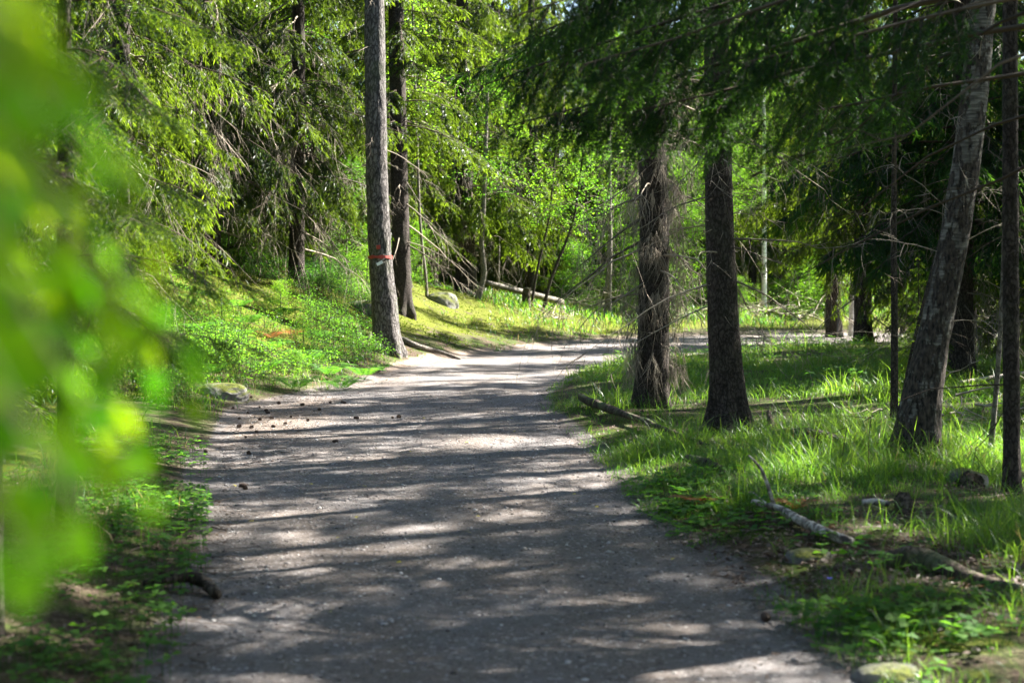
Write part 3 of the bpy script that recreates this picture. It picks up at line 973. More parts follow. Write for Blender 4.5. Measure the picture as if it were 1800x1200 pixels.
# broad-leaved undergrowth
for k in range(90):
    y = r2.uniform(45, 74)
    x = r2.uniform(-.19, .30) * y
    if abs(float(sides(np.array([x]), np.array([y]))[0][0])) < 1.5 or float(sides(np.array([x]), np.array([y]))[0][0]) < 0:
        continue
    put(LF[k % 3], x, y, 'bright green broad-leaved shrub in the undergrowth beyond the path', 'shrubs beyond the path', r2.uniform(.8, 1.3))
for x, y, sc in [(-3.8, 44, .9), (3.2, 63, 1), (8.2, 55, 1), (-9, 37, .9), (11.5, 50, .9), (-6, 35, .8), (9.4, 53, 1), (7.3, 50, .8), (10.6, 44.5, .7)]:
    put(BR[0], x, y, 'slim birch with a light leafy crown among the spruces', 'slim birches among the spruces', sc)
# left shrubs in the wood
for x, y, q, sc in [(-5.8, 29, 0, .8), (-4.2, 36, 1, .8), (-7.6, 31, 2, 1.2), (-3.4, 33.5, 2, .9), (-6.3, 25, 2, .9), (-2.7, 38.5, 0, .7), (-8.2, 28.5, 1, .7)]:
    put(LF[q], x, y, 'bright green broad-leaved shrub on the bank behind the bilberries', 'shrubs on the left bank', sc)
for x, y, q, sc in [(-4.6, 22.5, 2, .55), (-5.4, 21.0, 2, .45), (-3.6, 24.5, 2, .4), (-6.2, 24.0, 2, .6), (-4.3, 26.5, 2, .55), (-3.2, 21.2, 2, .3)]:
    put(LF[q], x, y, 'low leafy seedling bush among the bilberries on the left slope', 'seedling bushes among the bilberries', sc)
# little spruces
for x, y, sc, lb in [(6.4, 21.5, .2, 'knee-high pale green spruce seedling in the grass left of the birch'), (5.0, 17.5, .2, 'small drooping spruce seedling with dry lower twigs behind the thin black stem'), (5.9, 15.5, .28, 'young spruce with light green tips right behind the leaning birch')]:
    put(SP[3], x, y, lb, 'spruce seedlings in the right grass', sc)
# ------------------------------------------------------------------ trees outside the frame whose crowns shade the path
for x, y, q, sc in [(7.4, 10.2, 4, .9), (8.4, 6.4, 4, .9), (13.5, 28, 2, 1), (16, 31, 0, 1), (9.6, 16.2, 4, 1), (8.1, 13.1, 4, .95), (11.2, 13.6, 4, 1), (8.8, 19.8, 4, .95), (12.2, 25.6, 4, 1), (6.4, 1.2, 4, .8), (12.5, 19, 0, 1), (14, 9, 0, 1), (13, 25, 1, 1), (9.5, 2, 2, 1), (17, 15, 2, 1), (18, 24, 0, 1.1), (19, 33, 1, 1.1)]:
    put(SP[q], x, y, 'tall spruce at the right of the path whose crown casts the dappled shade', 'spruces shading the path', sc)
for x, y, q, sc in [(-4, -5, 0, 1), (3.5, -6, 1, 1), (-7, 2, 2, 1), (0, -12, 0, 1), (-8.5, 9, 0, 1), (-9, 15, 1, 1), (7, -3, 2, 1), (-4.2, 3.2, 4, 1), (-5.6, 8.6, 4, 1.05), (-5.4, 13.2, 4, 1), (1.9, -3.2, 4, 1), (-2.2, -3.6, 4, 1), (-2.9, -.2, 4, .9), (4.2, -1.5, 4, .9), (-3.9, 10.2, 4, .95), (-3.5, 6.0, 4, .95), (3.2, 2.0, 4, .9), (0.2, -5.5, 0, .9), (-1.8, -8, 1, 1), (5.2, -7.5, 0, 1), (-6.5, -8, 1, 1), (0, -1.8, 4, .85)]:  # unseen spruces added to block sky light over the near path
    put(SP[q], x, y, 'unseen tall spruce around the near path, added to close off the sky', 'unseen spruces added around the near path', sc)

# ------------------------------------------------------------------ overhanging spruce at upper right
x0, y0 = 4.3, 7.6
ov = empty('spruce_tree', (x0, y0, hz(x0, y0)), 'spruce leaning its dark boughs out over the middle of the path from the right', 'tree')
pts = np.array([(0, 0, -.3), (0, 0, 5), (.1, 0, 15)])
link('trunk', trunk_mesh(pts, [.17, .14, .02], 0, 32, .08, .5, .25, 5, .07, 9, 31), MAT['spruce_bark'], ov)
fol, wood = MB(), MB()
bz = np.array([3.25, 2.95, 3.55, 3.95, 3.4, 4.3, 3.1, 2.75, 4.6, 3.75])
baz = np.array([2.95, 3.12, 3.05, 2.85, 3.3, 3.15, 3.4, 2.75, 2.95, 3.25])
bL = np.array([4.4, 3.7, 4.5, 4.6, 4.0, 4.5, 3.3, 3.2, 4.6, 4.3])
boughs(fol, wood, np.stack([0 * bz, 0 * bz, bz], -1), baz, bL, np.full(10, .02), np.array([.28, .22, .30, .3, .3, .3, .25, .15, .28, .3]), s2=.06, s3=.04, tl=.12, hang=.65, needles=16, w2=.26, start=.62, nmul=1.15)
add_part(ov, 'crown', fol, MAT['needle_dark'])
fol2 = MB()
crown_on(fol2, wood, axis_fn(pts), 5, 15, 2.3, 6, s2=.12, s3=.075, tw=.03, tl=.16)
add_part(ov, 'upper_crown', fol2, MAT['needle_dark'])
add_part(ov, 'branch_sprays', wood, MAT['dark_twig'])
tw = MB()
dead_branches(tw, axis_fn(pts), 9, 2.6, 4.2, (1.6, 3.2), 8, .3, az=(2.6, 3.7), slope=(-.35, .05), trunk_r=.15, r0=.013)
add_part(ov, 'dead_twig_sprays', tw, MAT['dark_twig'])

# ------------------------------------------------------------------ young spruces at the left edge of the path
def young(x, y, Hh, z0, Rm, label, per_m=26, needles=14, mat='needle_fresh', r=.05):
    o = empty('young_spruce', (x, y, hz(x, y)), label, 'tree')
    pts = np.array([(0, 0, -.2), (.03, 0, Hh * .5), (0, 0, Hh)])
    link('trunk', trunk_mesh(pts, [r, r * .7, .008], 0, 20, .06, .3, .1, 4, .06, 9, 8), MAT['spruce_bark'], o)
    f, wd = MB(), MB()
    crown_on(f, wd, axis_fn(pts), z0, Hh, Rm, per_m, rise=(-.1, .3), droop=(.25, .6), s2=.085, s3=.055, tl=.11, hang=.35, needles=needles, topr=.2, taper=.35)
    add_part(o, 'crown', f, MAT[mat])
    add_part(o, 'branch_sprays', wd, MAT['dark_twig'])
    return o


young(-2.4, 7.6, 5.6, .9, 1.05, 'young spruce with sunlit green boughs at the left side of the path', 20, 14)
young(-2.0, 5.4, 3.2, 1.3, .62, 'smaller young spruce in front, its soft dark boughs reaching toward the path', 16, 14, 'needle')
put(SP[3], -4.6, 12.0, 'taller young spruce on the left bank behind the two near ones', None, .75)
put(SP[3], -5.6, 16.5, 'young spruce in the bilberry slope at the far left', None, .7)

# ------------------------------------------------------------------ leafy sapling right before the lens
sx, sy = -.52, .84
sap = empty('leafy_sapling', (sx, sy, hz(sx, sy)), 'leafy sapling close to the lens, its yellow-green leaves blurred', 'sapling')
pts = np.array([(0, 0, -.1), (.03, .02, .8), (.0, 0, 1.5), (.05, 0, 2.3)])
link('trunk', trunk_mesh(pts, [.014, .011, .008, .003], 0, 10, .05, .2, .06, 3, .05, 9, 2), MAT['grey_bark'], sap)
fol, wood = MB(), MB()
tips = []
for (px, py, d) in [(60, 120, .85), (30, 210, .8), (-40, 60, .9), (20, 330, 1.0), (90, 470, 1.05), (180, 560, 1.2), (210, 690, 1.15), (130, 760, 1.0), (60, 900, .95), (150, 930, 1.1), (-20, 640, .9), (230, 800, 1.3), (20, 520, 1.1), (-60, 820, .9), (320, 700, 1.35), (90, 640, 1.2), (250, 500, 1.5), (300, 860, 1.6), (70, 90, .62), (40, 170, .6), (95, 210, .66), (10, 60, .7), (30, 420, .7), (60, 560, .75), (20, 720, .7), (90, 840, .75), (20, 960, .72), (150, 700, .9), (200, 620, 1.0), (140, 900, .85), (250, 760, 1.1), (60, 1010, .85), (330, 640, 1.3), (160, 480, 1.1), (240, 560, .9), (280, 660, 1.0), (200, 780, .85), (60, 340, .75), (30, 130, .55), (230, 330, .9), (290, 430, 1.0), (180, 260, .85), (320, 600, 1.1), (260, 860, 1.0), (140, 180, .75), (80, 60, .6), (-20, 230, .6), (100, 960, .8)]:
    tips.append((P(px, py, d * .82) - sap.location))
tips = np.array([tuple(t) for t in tips])
st = np.stack([0 * tips[:, 0], 0 * tips[:, 0], np.clip(tips[:, 2] + .12, .3, 2.2)], -1)
s = np.linspace(0, 1, 7)
A = st[:, None] * (1 - s)[None, :, None] + tips[:, None] * s[None, :, None]
A[..., 2] += .10 * np.sin(s * np.pi)[None]
tubes(wood, A, np.broadcast_to(.003 * (1.2 - s), A.shape[:2]), 5)
nl = 12
bi = np.repeat(np.arange(len(tips)), nl)
sp = np.tile(np.linspace(.45, 1, nl), len(tips))
fi = np.minimum(sp, .999) * 6
i0 = fi.astype(int)
f = (fi - i0)[:, None]
p = A[bi, i0] * (1 - f) + A[bi, i0 + 1] * f
t_ = nrm(A[bi, i0 + 1] - A[bi, i0])
sg = np.where(np.arange(len(bi)) % 2, 1, -1)[:, None]
dv = nrm(t_ * .5 + sg * nrm(np.cross(t_, np.array([0, 0, 1.]))) * .8 + np.array([0, 0, -.35]) + rng.normal(0, .2, p.shape))
nv = nrm(np.array([.3, -.5, .7]) + rng.normal(0, .35, p.shape))
leaves(fol, p, dv, nv, rng.uniform(.022, .040, len(p)), rng.uniform(.014, .023, len(p)), rng.random(len(p)) ** 1.4, .45, .1)
add_part(sap, 'leaves', fol, MAT['leaf_near'])
add_part(sap, 'branch_sprays', wood, MAT['dark_twig'])

# ------------------------------------------------------------------ ground cover (uncountable)
def blades(mb, x, y, z, hgt, wid, lean, rnd, K=4, az=None):
    n = len(x)
    az = rng.uniform(0, 2 * np.pi, n) if az is None else az
    dirv = np.stack([np.cos(az), np.sin(az), 0 * az], -1)
    sv_ = np.stack([-np.sin(az + rng.normal(0, .8, n)), np.cos(az + rng.normal(0, .8, n)), 0 * az], -1)
    s = np.linspace(0, 1, K)
    Pz = np.stack([x, y, z - .01], -1)[:, None] + 0 * s[None, :, None]
    C = Pz + dirv[:, None] * (hgt[:, None] * lean[:, None] * s ** 1.8)[..., None]
    C[..., 2] += hgt[:, None] * (s - .42 * lean[:, None] * s ** 2.4)
    w_ = wid[:, None] * np.array([.8, 1, .75, .0])[None, :K]
    Lf = C - sv_[:, None] * w_[..., None] / 2
    Rt = C + sv_[:, None] * w_[..., None] / 2
    V = np.concatenate([np.stack([Lf[:, :-1], Rt[:, :-1]], 2).reshape(n, -1, 3), C[:, -1:]], 1)
    m = V.shape[1]
    o = np.arange(n)[:, None] * m
    Q = np.concatenate([o + np.array([2 * k, 2 * k + 1, 2 * k + 3, 2 * k + 2]) for k in range(K - 2)])
    T = o + np.array([2 * (K - 2), 2 * (K - 2) + 1, 2 * (K - 1)])
    mb.add(V, [Q, T], np.repeat(rnd, m))


def scatter(n, d0, d1, u0, u1, pw=1.0):
    d = d0 + (d1 - d0) * rng.random(n) ** pw
    uu = rng.uniform(u0, u1, n)
    return uu * d, d


grass = MB()
CLEAR = [(*gp(px, py), rad) for px, py, rad in [(1285, 765, .38), (1270, 790, .4), (1600, 815, .5), (1640, 830, .4), (1148, 722, .4), (1350, 910, .22), (1390, 925, .25), (1430, 948, .28), (1480, 968, .35), (1330, 930, .4), (1040, 735, .22), (1085, 755, .22), (1130, 768, .2), (1420, 800, .25), (1470, 805, .25), (1600, 1010, .3), (1700, 1040, .3), (1780, 875, .3), (1715, 870, .3), (1595, 905, .16), (1545, 905, .15)]]


def clear(x, y):
    q = np.ones(len(x))
    for cx, cy_, rad in CLEAR:
        q *= 1 - .96 * ss((1 - np.hypot(x - cx, y - cy_) / rad) * 2)
    return q


# right verge
for n, d0, d1, pw, hh in [(230000, 4.2, 14, .7, .16), (170000, 13, 26, .75, .18), (70000, 25, 48, .8, .25)]:
    nt = n // 22
    tx, ty = scatter(nt, d0, d1, -.12, .42, pw)
    ti = rng.integers(0, nt, n)
    th = rng.gamma(6, 1 / 6, nt)[ti]
    ox, oy = rng.normal(0, .055, (2, n)) * (1 + ty[ti] / 30)
    loose = rng.random(n) < .3
    lx, ly = scatter(n, d0, d1, -.12, .42, pw)
    x = np.where(loose, lx, tx[ti] + ox)
    y = np.where(loose, ly, ty[ti] + oy)
    az_ = np.where(loose, rng.uniform(0, 6.28, n), np.arctan2(oy, ox) + rng.normal(0, .5, n))
    sd, l, r = sides(x, y)
    cl = n2(x, y, .9, 60, 3)
    c2 = n2(x, y, 3.2, 61, 2)
    bare = ss(1 - np.hypot((x - 1.75) / 1.2, (y - 7.6) / 1.5)) + ss(1 - np.hypot((x - 2.7) / 1.3, (y - 6.8) / 1.0))
    prob = np.where(r > 0, ss((r + .06) / .22) * np.clip(.50 + 1.3 * cl + .5 * c2, .03, 1), 0) * (1 - np.clip(bare * 1.5, 0, .97))
    prob *= np.where(y < 6.2, .75, 1)
    dk = ss(1 - np.hypot((x - 5.2) / 2.0, (y - 20.3) / 2.2))
    prob *= 1 - .85 * dk
    k = rng.random(n) < prob * clear(x, y)
    x, y, r, cl, th, az_, tn = x[k], y[k], r[k], cl[k], np.where(loose, .6, th)[k], az_[k], rng.random(nt)[ti][k]
    m = len(x)
    hgt = hh * th * rng.uniform(.5, 1.3, m) * np.clip(.4 + r * .9, .4, 1.1) * (1 + .5 * cl)
    blades(grass, x, y, H(x, y), hgt, (.0024 + .00019 * y) * rng.uniform(.5, 1.4, m), rng.uniform(.2, 1.35, m), np.clip(rng.random(m) * .5 + .25 * (cl + .5) + .3 * tn, 0, 1), az=az_)
# left verge tufts
x, y = scatter(60000, 5, 40, -.35, .06, .8)
sd, l, r = sides(x, y)
cl = n2(x, y, .8, 70, 3)
prob = np.where(l > 0, ss((l - .1) / .4) * np.clip(cl * 1.8 + .05, 0, 1), 0) * np.interp(y, [4, 14, 19, 25], [1.0, .7, .9, .35])
tuft = .9 * ss(1 - np.hypot((x + 2.5) / .7, (y - 20.5) / 1.4)) + .9 * ss(1 - np.hypot((x + .25) / .45, (y - 31.8) / .7)) * 1.5
k = rng.random(len(x)) < np.clip(prob + np.where(l > 0, tuft, 0), 0, 1)
x, y = x[k], y[k]
m = len(x)
blades(grass, x, y, H(x, y), .2 * rng.uniform(.5, 1.3, m), (.004 + .0002 * y) * rng.uniform(.7, 1.3, m), rng.uniform(.3, 1.0, m), rng.random(m))
# far side of the bend
x, y = scatter(60000, 38, 62, -.10, .32, .9)
sd, l, r = sides(x, y)
k = rng.random(len(x)) < np.where(sd > .2, np.clip(.35 + 1.1 * n2(x, y, .5, 75, 3), 0, 1) * ss((sd - .5) / 2.5), 0)
x, y = x[k], y[k]
m = len(x)
blades(grass, x, y, H(x, y), .34 * rng.uniform(.5, 1.4, m), .016 * rng.uniform(.7, 1.3, m), rng.uniform(.3, 1.0, m), rng.random(m))
tag(grass.build('grass', MAT['grass']), 'fresh green tufted grass growing along both sides of the path', 'grass', kind='stuff')

# bilberry slope
bil = MB()
bst = MB()
x, y = scatter(46000, 15, 40, -.33, -.03, .8)
sd, l, r = sides(x, y)
cl = n2(x, y, .75, 80, 3)
pr = np.where(l > 0, ss((l - .4) / .5) * np.clip(.75 + 2.4 * cl, 0, 1) * np.clip(.7 + 2.2 * n2(x, y, 1.9, 83, 2), .04, 1), 0) * ss((-.075 - x / y) / .03)
pr *= 1 - .9 * ss(1 - np.hypot((x + 2.0) / 1.6, (y - 27.5) / 2.5))
k = rng.random(len(x)) < pr
x, y, cl = x[k], y[k], cl[k]
z = H(x, y)
hgt = (.10 + .55 * np.clip(cl + .25, 0, .7)) * rng.uniform(.7, 1.2, len(x))
n = len(x)
topp = np.stack([x + rng.normal(0, .06, n), y + rng.normal(0, .06, n), z + hgt], -1)
tubes(bst, np.stack([np.stack([x, y, z], -1), topp], 1), np.full((n, 2), .002), 3)
k = np.repeat(np.arange(n), 13)
u_ = rng.uniform(.35, 1.08, len(k))[:, None]
base = np.stack([x, y, z], -1)
p = base[k] * (1 - u_) + topp[k] * u_ + rng.normal(0, 1, (len(k), 3)) * np.array([.06, .06, .02])
leaves(bil, p, rand_dirs(len(k), -.3, .6), nrm(np.array([0, 0, 1.]) + rng.normal(0, .5, p.shape)), rng.uniform(.022, .042, len(k)), rng.uniform(.016, .026, len(k)), np.clip(.3 * rng.random(len(k)) + .35 + 1.1 * n2(x, y, .6, 84, 2)[k], 0, 1), .5, .1)
bo = tag(bil.build('bilberry_undergrowth', MAT['bilberry']), 'low dense bilberry undergrowth with small green leaves on the left slope', 'undergrowth', kind='stuff')
bst.build('stems', MAT['dark_twig'], bo)

# low herbs: right verge corner, left foot of the bank
herb = MB()
def herbs(x, y, hr, ls):
    n = len(x)
    z = hp(x, y)
    hgt = rng.uniform(*hr, n)
    k = np.repeat(np.arange(n), 3)
    a = np.tile([0, 2.1, 4.2], n) + np.repeat(rng.uniform(0, 6.28, n), 3)
    p = np.stack([x, y, z + hgt], -1)[k]
    d = nrm(np.stack([np.cos(a), np.sin(a), rng.uniform(-.3, .3, len(k))], -1))
    L_ = ls * rng.uniform(.6, 1.2, n)[k]
    leaves(herb, p, d, nrm(np.array([0, 0, 1.]) + rng.normal(0, .25, p.shape)), L_, L_ * .8, np.repeat(rng.random(n), 3), .55, .15)
    tubes(herb, np.stack([np.stack([x, y, z], -1), np.stack([x, y, z + hgt], -1)], 1), np.full((n, 2), .0012), 3, np.zeros(n))


x, y = scatter(4200, 4.3, 10.5, .05, .38, .8)
sd, l, r = sides(x, y)
k = (r > 0) & (rng.random(len(x)) < np.clip(ss((1.3 - r) / .9) * (.45 + 1.2 * n2(x, y, 1.5, 90, 2)), 0, 1))
herbs(x[k], y[k], (.02, .10), .055)
x, y = scatter(6000, 4.3, 13, -.38, -.1, .8)
sd, l, r = sides(x, y)
k = (l > .1) & (rng.random(len(x)) < np.clip(.5 + 1.3 * n2(x, y, 1.4, 91, 2), 0, 1))
herbs(x[k], y[k], (.02, .12), .045)
x, y = scatter(9000, 18, 40, -.1, .25, .9)
sd, l, r = sides(x, y)
k = (r > .4) & (rng.random(len(x)) < np.clip(.15 + 1.3 * n2(x, y, .7, 92, 2), 0, 1))
herbs(x[k], y[k], (.06, .3), .07)
tag(herb.build('low_herb_undergrowth', MAT['herb']), 'low leafy herbs with three-part leaves along the verges', 'undergrowth', kind='stuff')

# moss tufts
mo = MB()
x, y = scatter(90000, 16, 46, -.28, .12, .9)
sd, l, r = sides(x, y)
cl = n2(x, y, .8, 95, 3)
k = rng.random(len(x)) < np.where(l > .3, np.clip(.5 + 1.2 * cl, 0, 1) * ss((l - .3) / .6), 0)
x, y = x[k], y[k]
m = len(x)
p = np.stack([x, y, H(x, y) - .005], -1)
leaves(mo, p, nrm(rand_dirs(m, .2, 1)), rand_dirs(m), rng.uniform(.02, .075, m) * (.6 + .8 * np.clip(cl[k] + .4, 0, 1)), rng.uniform(.014, .03, m) * (.6 + y / 50), np.clip(.5 + .8 * n2(x, y, 1.1, 96, 3) + rng.normal(0, .2, m), 0, 1), .4)
tag(mo.build('moss_undergrowth', MAT['moss']), 'yellow-green moss carpet on the bank at the left of the bend', 'moss', kind='stuff')

# leaf litter
li = MB()
for n, d0, d1, u0, u1, mode in [(9000, 4.5, 11, .08, .38, 0), (7000, 4.5, 10, -.4, -.1, 1), (9000, 11, 24, -.3, .05, 2), (16000, 20, 46, -.2, .12, 4), (6000, 12, 26, .02, .33, 0), (5000, 4.2, 24, -.25, .25, 3)]:
    x, y = scatter(n, d0, d1, u0, u1, .85)
    sd, l, r = sides(x, y)
    if mode == 0:
        bare = ss(1 - np.hypot((x - 1.75) / 1.4, (y - 7.6) / 1.7)) + ss(1 - np.hypot((x - 2.7) / 1.5, (y - 6.8) / 1.2)) + .6 * (1 - clear(x, y))
        k = (r > 0) & (rng.random(n) < .12 + bare)
    elif mode == 1:
        k = (l > 0) & (rng.random(n) < .5)
    elif mode == 2:
        k = (np.abs(sd + .1) < .6) & (l + (x < -1) > 0) & (rng.random(n) < .55)
    elif mode == 4:
        k = (l > .1) & (rng.random(n) < .5 * ss(1.6 - l / 3) + .1)
    else:
        k = (sd < 0) & (rng.random(n) < .35 * ss(1 + sd / .5))
    x, y = x[k], y[k]
    m = len(x)
    p = np.stack([x, y, hp(x, y) + .004 + .012 * rng.random(m)], -1)
    big = np.where(mode in (0,), .042, .026)
    leaves(li, p, nrm(rand_dirs(m, -.15, .35)), nrm(np.array([0, 0, 1.]) + rng.normal(0, .4, p.shape)), big * rng.uniform(.4, 1.3, m), big * rng.uniform(.25, .7, m), None, .45, .3)
    kt = rng.random(m) < .25
    q = p[kt]
    dd = nrm(rand_dirs(len(q), -.05, .1))
    LL = rng.uniform(.05, .22, len(q))[:, None]
    if mode != 3:
        tubes(li, np.stack([q, q + dd * LL * .5 + rng.normal(0, .008, q.shape) * np.array([1, 1, .4]), q + dd * LL], 1), np.full((len(q), 3), .0022), 3)
x, y = scatter(30000, 4.3, 22, -.3, .3, .7)
sd, l, r = sides(x, y)
k = (sd < .4) & (rng.random(len(x)) < np.clip(.35 + 1.2 * n2(x, y, .8, 99, 3) + .5 * ss(1 + sd / .5), 0, 1))
x, y = x[k], y[k]
m = len(x)
p = np.stack([x, y, hp(x, y) + .003 + .004 * rng.random(m)], -1)
leaves(li, p, nrm(rand_dirs(m, -.08, .12)), nrm(np.array([0, 0, 1.]) + rng.normal(0, .3, p.shape)), rng.uniform(.012, .035, m), rng.uniform(.002, .006, m) * (1 + y / 20), rng.random(m) ** 1.6, .5)
tag(li.build('leaf_litter', MAT['litter']), 'brown leaf litter and twig bits lying on the bare soil beside the path', 'leaf litter', kind='stuff')

# gravel
ico = np.array([(0, 0, 1), (.894, 0, .447), (.276, .851, .447), (-.724, .526, .447), (-.724, -.526, .447), (.276, -.851, .447), (.724, .526, -.447), (-.276, .851, -.447), (-.894, 0, -.447), (-.276, -.851, -.447), (.724, -.526, -.447), (0, 0, -1)])
icf = np.array([(0, 1, 2), (0, 2, 3), (0, 3, 4), (0, 4, 5), (0, 5, 1), (1, 6, 2), (2, 7, 3), (3, 8, 4), (4, 9, 5), (5, 10, 1), (6, 7, 2), (7, 8, 3), (8, 9, 4), (9, 10, 5), (10, 6, 1), (11, 7, 6), (11, 8, 7), (11, 9, 8), (11, 10, 9), (11, 6, 10)])


def pebbles(mb, x, y, rad, rnd):
    n = len(x)
    z = hp(x, y)
    sc = rad[:, None] * np.stack([rng.uniform(.7, 1.4, n), rng.uniform(.7, 1.4, n), rng.uniform(.4, .8, n)], -1)
    V = ico[None] * rng.uniform(.75, 1.2, (n, 12, 1)) * sc[:, None] + np.stack([x, y, z], -1)[:, None]
    mb.add(V, [(np.arange(n)[:, None, None] * 12 + icf[None]).reshape(-1, 3)], np.repeat(rnd, 12))


gr = MB()
x, y = scatter(60000, 4.3, 20, -.3, .3, .6)
sd, l, r = sides(x, y)
k = sd < .05
x, y = x[k], y[k]
pebbles(gr, x, y, rng.gamma(2.0, .0018, len(x)) + .0025, np.clip(rng.normal(.42, .22, len(x)), 0, 1))
tag(gr.build('gravel', MAT['pebble']), 'loose fine gravel strewn over the surface of the path', 'gravel', kind='stuff')

# ------------------------------------------------------------------ single things on the ground
def rock(px, py, w_, h_, dpt, label, seed, group=None, sink=.3, name='rock', mat='rock'):
    x, y = gp(px, py)
    import bmesh
    bm = bmesh.new()
    bmesh.ops.create_icosphere(bm, subdivisions=5, radius=1)
    V = np.array([v.co[:] for v in bm.verts])
    d = 1 + .28 * fbm(V * 1.3 + seed * 3.1, seed, 3) + .05 * fbm(V * 6 + seed, seed + 5, 2)
    V = V * d[:, None]
    V[:, 2] = np.where(V[:, 2] > .55, .55 + (V[:, 2] - .55) * .5, V[:, 2])
    V *= np.array([w_ / 2, dpt / 2, h_])
    for v, c in zip(bm.verts, V):
        v.co = c
    me = bpy.data.meshes.new(name)
    bm.to_mesh(me)
    bm.free()
    for p_ in me.polygons:
        p_.use_smooth = True
    o = link(name, me, MAT[mat])
    o.location = (x, y, hz(x, y) - h_ * sink + h_ * .15)
    tag(o, label, 'rock', group)
    return o


rock(385, 694, .75, .24, .6, 'mossy flat boulder at the left path edge below the bilberry slope', 1)
rock(610, 582, .55, .28, .5, 'grey lichen stone among bilberries left of the pine foot', 2)
rock(640, 592, .35, .2, .35, 'smaller pale stone touching the foot of the marked pine', 3)
rock(640, 545, 1.0, .35, .8, 'broad pale rock slab behind the marked pine', 4)
rock(778, 535, .9, .5, .8, 'moss covered boulder on the bank right of the dark spruce', 5)
rock(1420, 985, .26, .09, .22, 'small rounded rock with yellow-green moss below the fallen birch stick', 6)
rock(1570, 1196, .30, .08, .2, 'grey stone half hidden by grass in the lower right corner', 7)
rock(1090, 695, .22, .15, .22, 'pale grey stone beside the foot of the twig covered spruce', 8)
rock(1380, 560, 1.6, .5, 1.0, 'pale sunlit boulder across the far end of the path', 9)
rock(640, 683, .10, .05, .08, 'small bluish stone at the left edge of the path before the grass tuft', 10)
rock(1705, 852, .3, .18, .25, 'moss cushion mound beside the foot of the dark edge trunk', 12)


def log(name, label, cat, pts_w, rad, mat, forks=(), sides=14, group=None, rough=.12, seed=0, part='side_branch'):
    """bent wooden pole through world points; forks become child parts"""
    pts_w = [Vector(p) for p in pts_w]
    o0 = pts_w[0]

    def tube_mesh(pw, rr, nm):
        q = np.array([tuple(p - o0) for p in pw])
        K = max(24, 6 * len(q))
        t = np.linspace(0, len(q) - 1, K)
        C = np.stack([np.interp(t, np.arange(len(q)), q[:, k]) for k in range(3)], -1)
        kern = np.ones(5) / 5
        Cs = C.copy()
        for k in range(3):
            Cs[2:-2, k] = np.convolve(C[:, k], kern, 'valid')
        rad_ = np.interp(np.linspace(0, 1, K), np.linspace(0, 1, len(rr)), rr)
        tg = nrm(np.gradient(Cs, axis=0))
        ref = np.array([0, 0, 1.]) if abs(tg[K // 2, 2]) < .8 else np.array([1., 0, 0])
        a = nrm(np.cross(tg, ref))
        b_ = np.cross(tg, a)
        an = np.arange(sides) / sides * 2 * np.pi
        ns = fbm(np.stack([np.cos(an)[None] * 1.6 + 0 * t[:, None], np.sin(an)[None] * 1.6 + 0 * t[:, None], np.linspace(0, 12, K)[:, None] + 0 * an[None]], -1), seed, 3)
        Rr = rad_[:, None] * (1 + rough * ns * 2)
        V = Cs[:, None] + Rr[..., None] * (np.cos(an)[None, :, None] * a[:, None] + np.sin(an)[None, :, None] * b_[:, None])
        i = np.arange(K - 1)[:, None] * sides
        j = np.arange(sides)
        F = np.stack([i + j, i + (j + 1) % sides, i + sides + (j + 1) % sides, i + sides + j], -1).reshape(-1, 4)
        caps = np.stack([np.arange(sides)[::-1], (K - 1) * sides + np.arange(sides)])
        return mesh_np(nm, V, [F, caps], None, True)
    o = link(name, tube_mesh(pts_w, rad, name), MAT[mat])
    o.location = o0
    tag(o, label, cat, group)
    for pw, rr in forks:
        link(part, tube_mesh([Vector(p) for p in pw], rr, part), MAT[mat], o)
    return o


def G(px, py, up=.0):
    x, y = gp(px, py)
    return Vector((x, y, hz(x, y) + up))


a_, b_, c_, d_, e_ = G(1326, 903, .07), G(1372, 912, .06), G(1410, 932, .05), G(1455, 955, .05), G(1502, 965, .03)
f0 = G(1362, 908, .07)
f1 = f0 + Vector((-.035, 0, .12))
f2 = f0 + Vector((-.075, .02, .22))
f3 = f0 + Vector((-.15, .03, .30))
log('fallen_branch', 'forked birch stick with peeling black and white bark lying in the right grass', 'branch', [a_, b_, c_, d_, e_], [.016, .023, .028, .030, .024], 'birch_stick',
    [([f0, f1, f2, f3], [.014, .012, .010, .004]), ([G(1350, 905, .06), G(1325, 885, .07), G(1318, 883, .06)], [.008, .007, .004])], 14, seed=2)
log('rotten_log', 'long dark weathered log lying in the grass before the twig covered spruce', 'log', [G(1022, 714, .10), G(1060, 731, .10), G(1110, 748, .09), G(1170, 770, .08), G(1250, 796, .05)], [.045, .05, .034, .025, .014], 'rotten_wood', seed=4, sides=12, rough=.2)
log('rotten_log', 'dark crumbling log lying on bare soil at the right', 'log', [G(1560, 1000, .03), G(1600, 1003, .05), G(1645, 1010, .05), G(1720, 1035, .03), G(1800, 1050, .02)], [.045, .07, .06, .035, .03], 'rotten_wood', seed=6, rough=.2)
log('rotten_log', 'short dark log in the grass right of the flared spruce foot', 'log', [G(1365, 778, .06), G(1420, 785, .09), G(1490, 793, .06)], [.06, .08, .05], 'rotten_wood', seed=7, rough=.2)
log('rotten_log', 'small black log end hidden in grass right of the path edge', 'log', [G(1210, 818, .05), G(1240, 825, .05), G(1272, 832, .02)], [.035, .04, .03], 'rotten_wood', seed=8)
log('fallen_branch', 'short dark stick lying in grass right of the forked birch stick', 'branch', [G(1518, 898, .05), G(1545, 900, .06), G(1568, 902, .05)], [.02, .024, .018], 'birch_stick', seed=9)
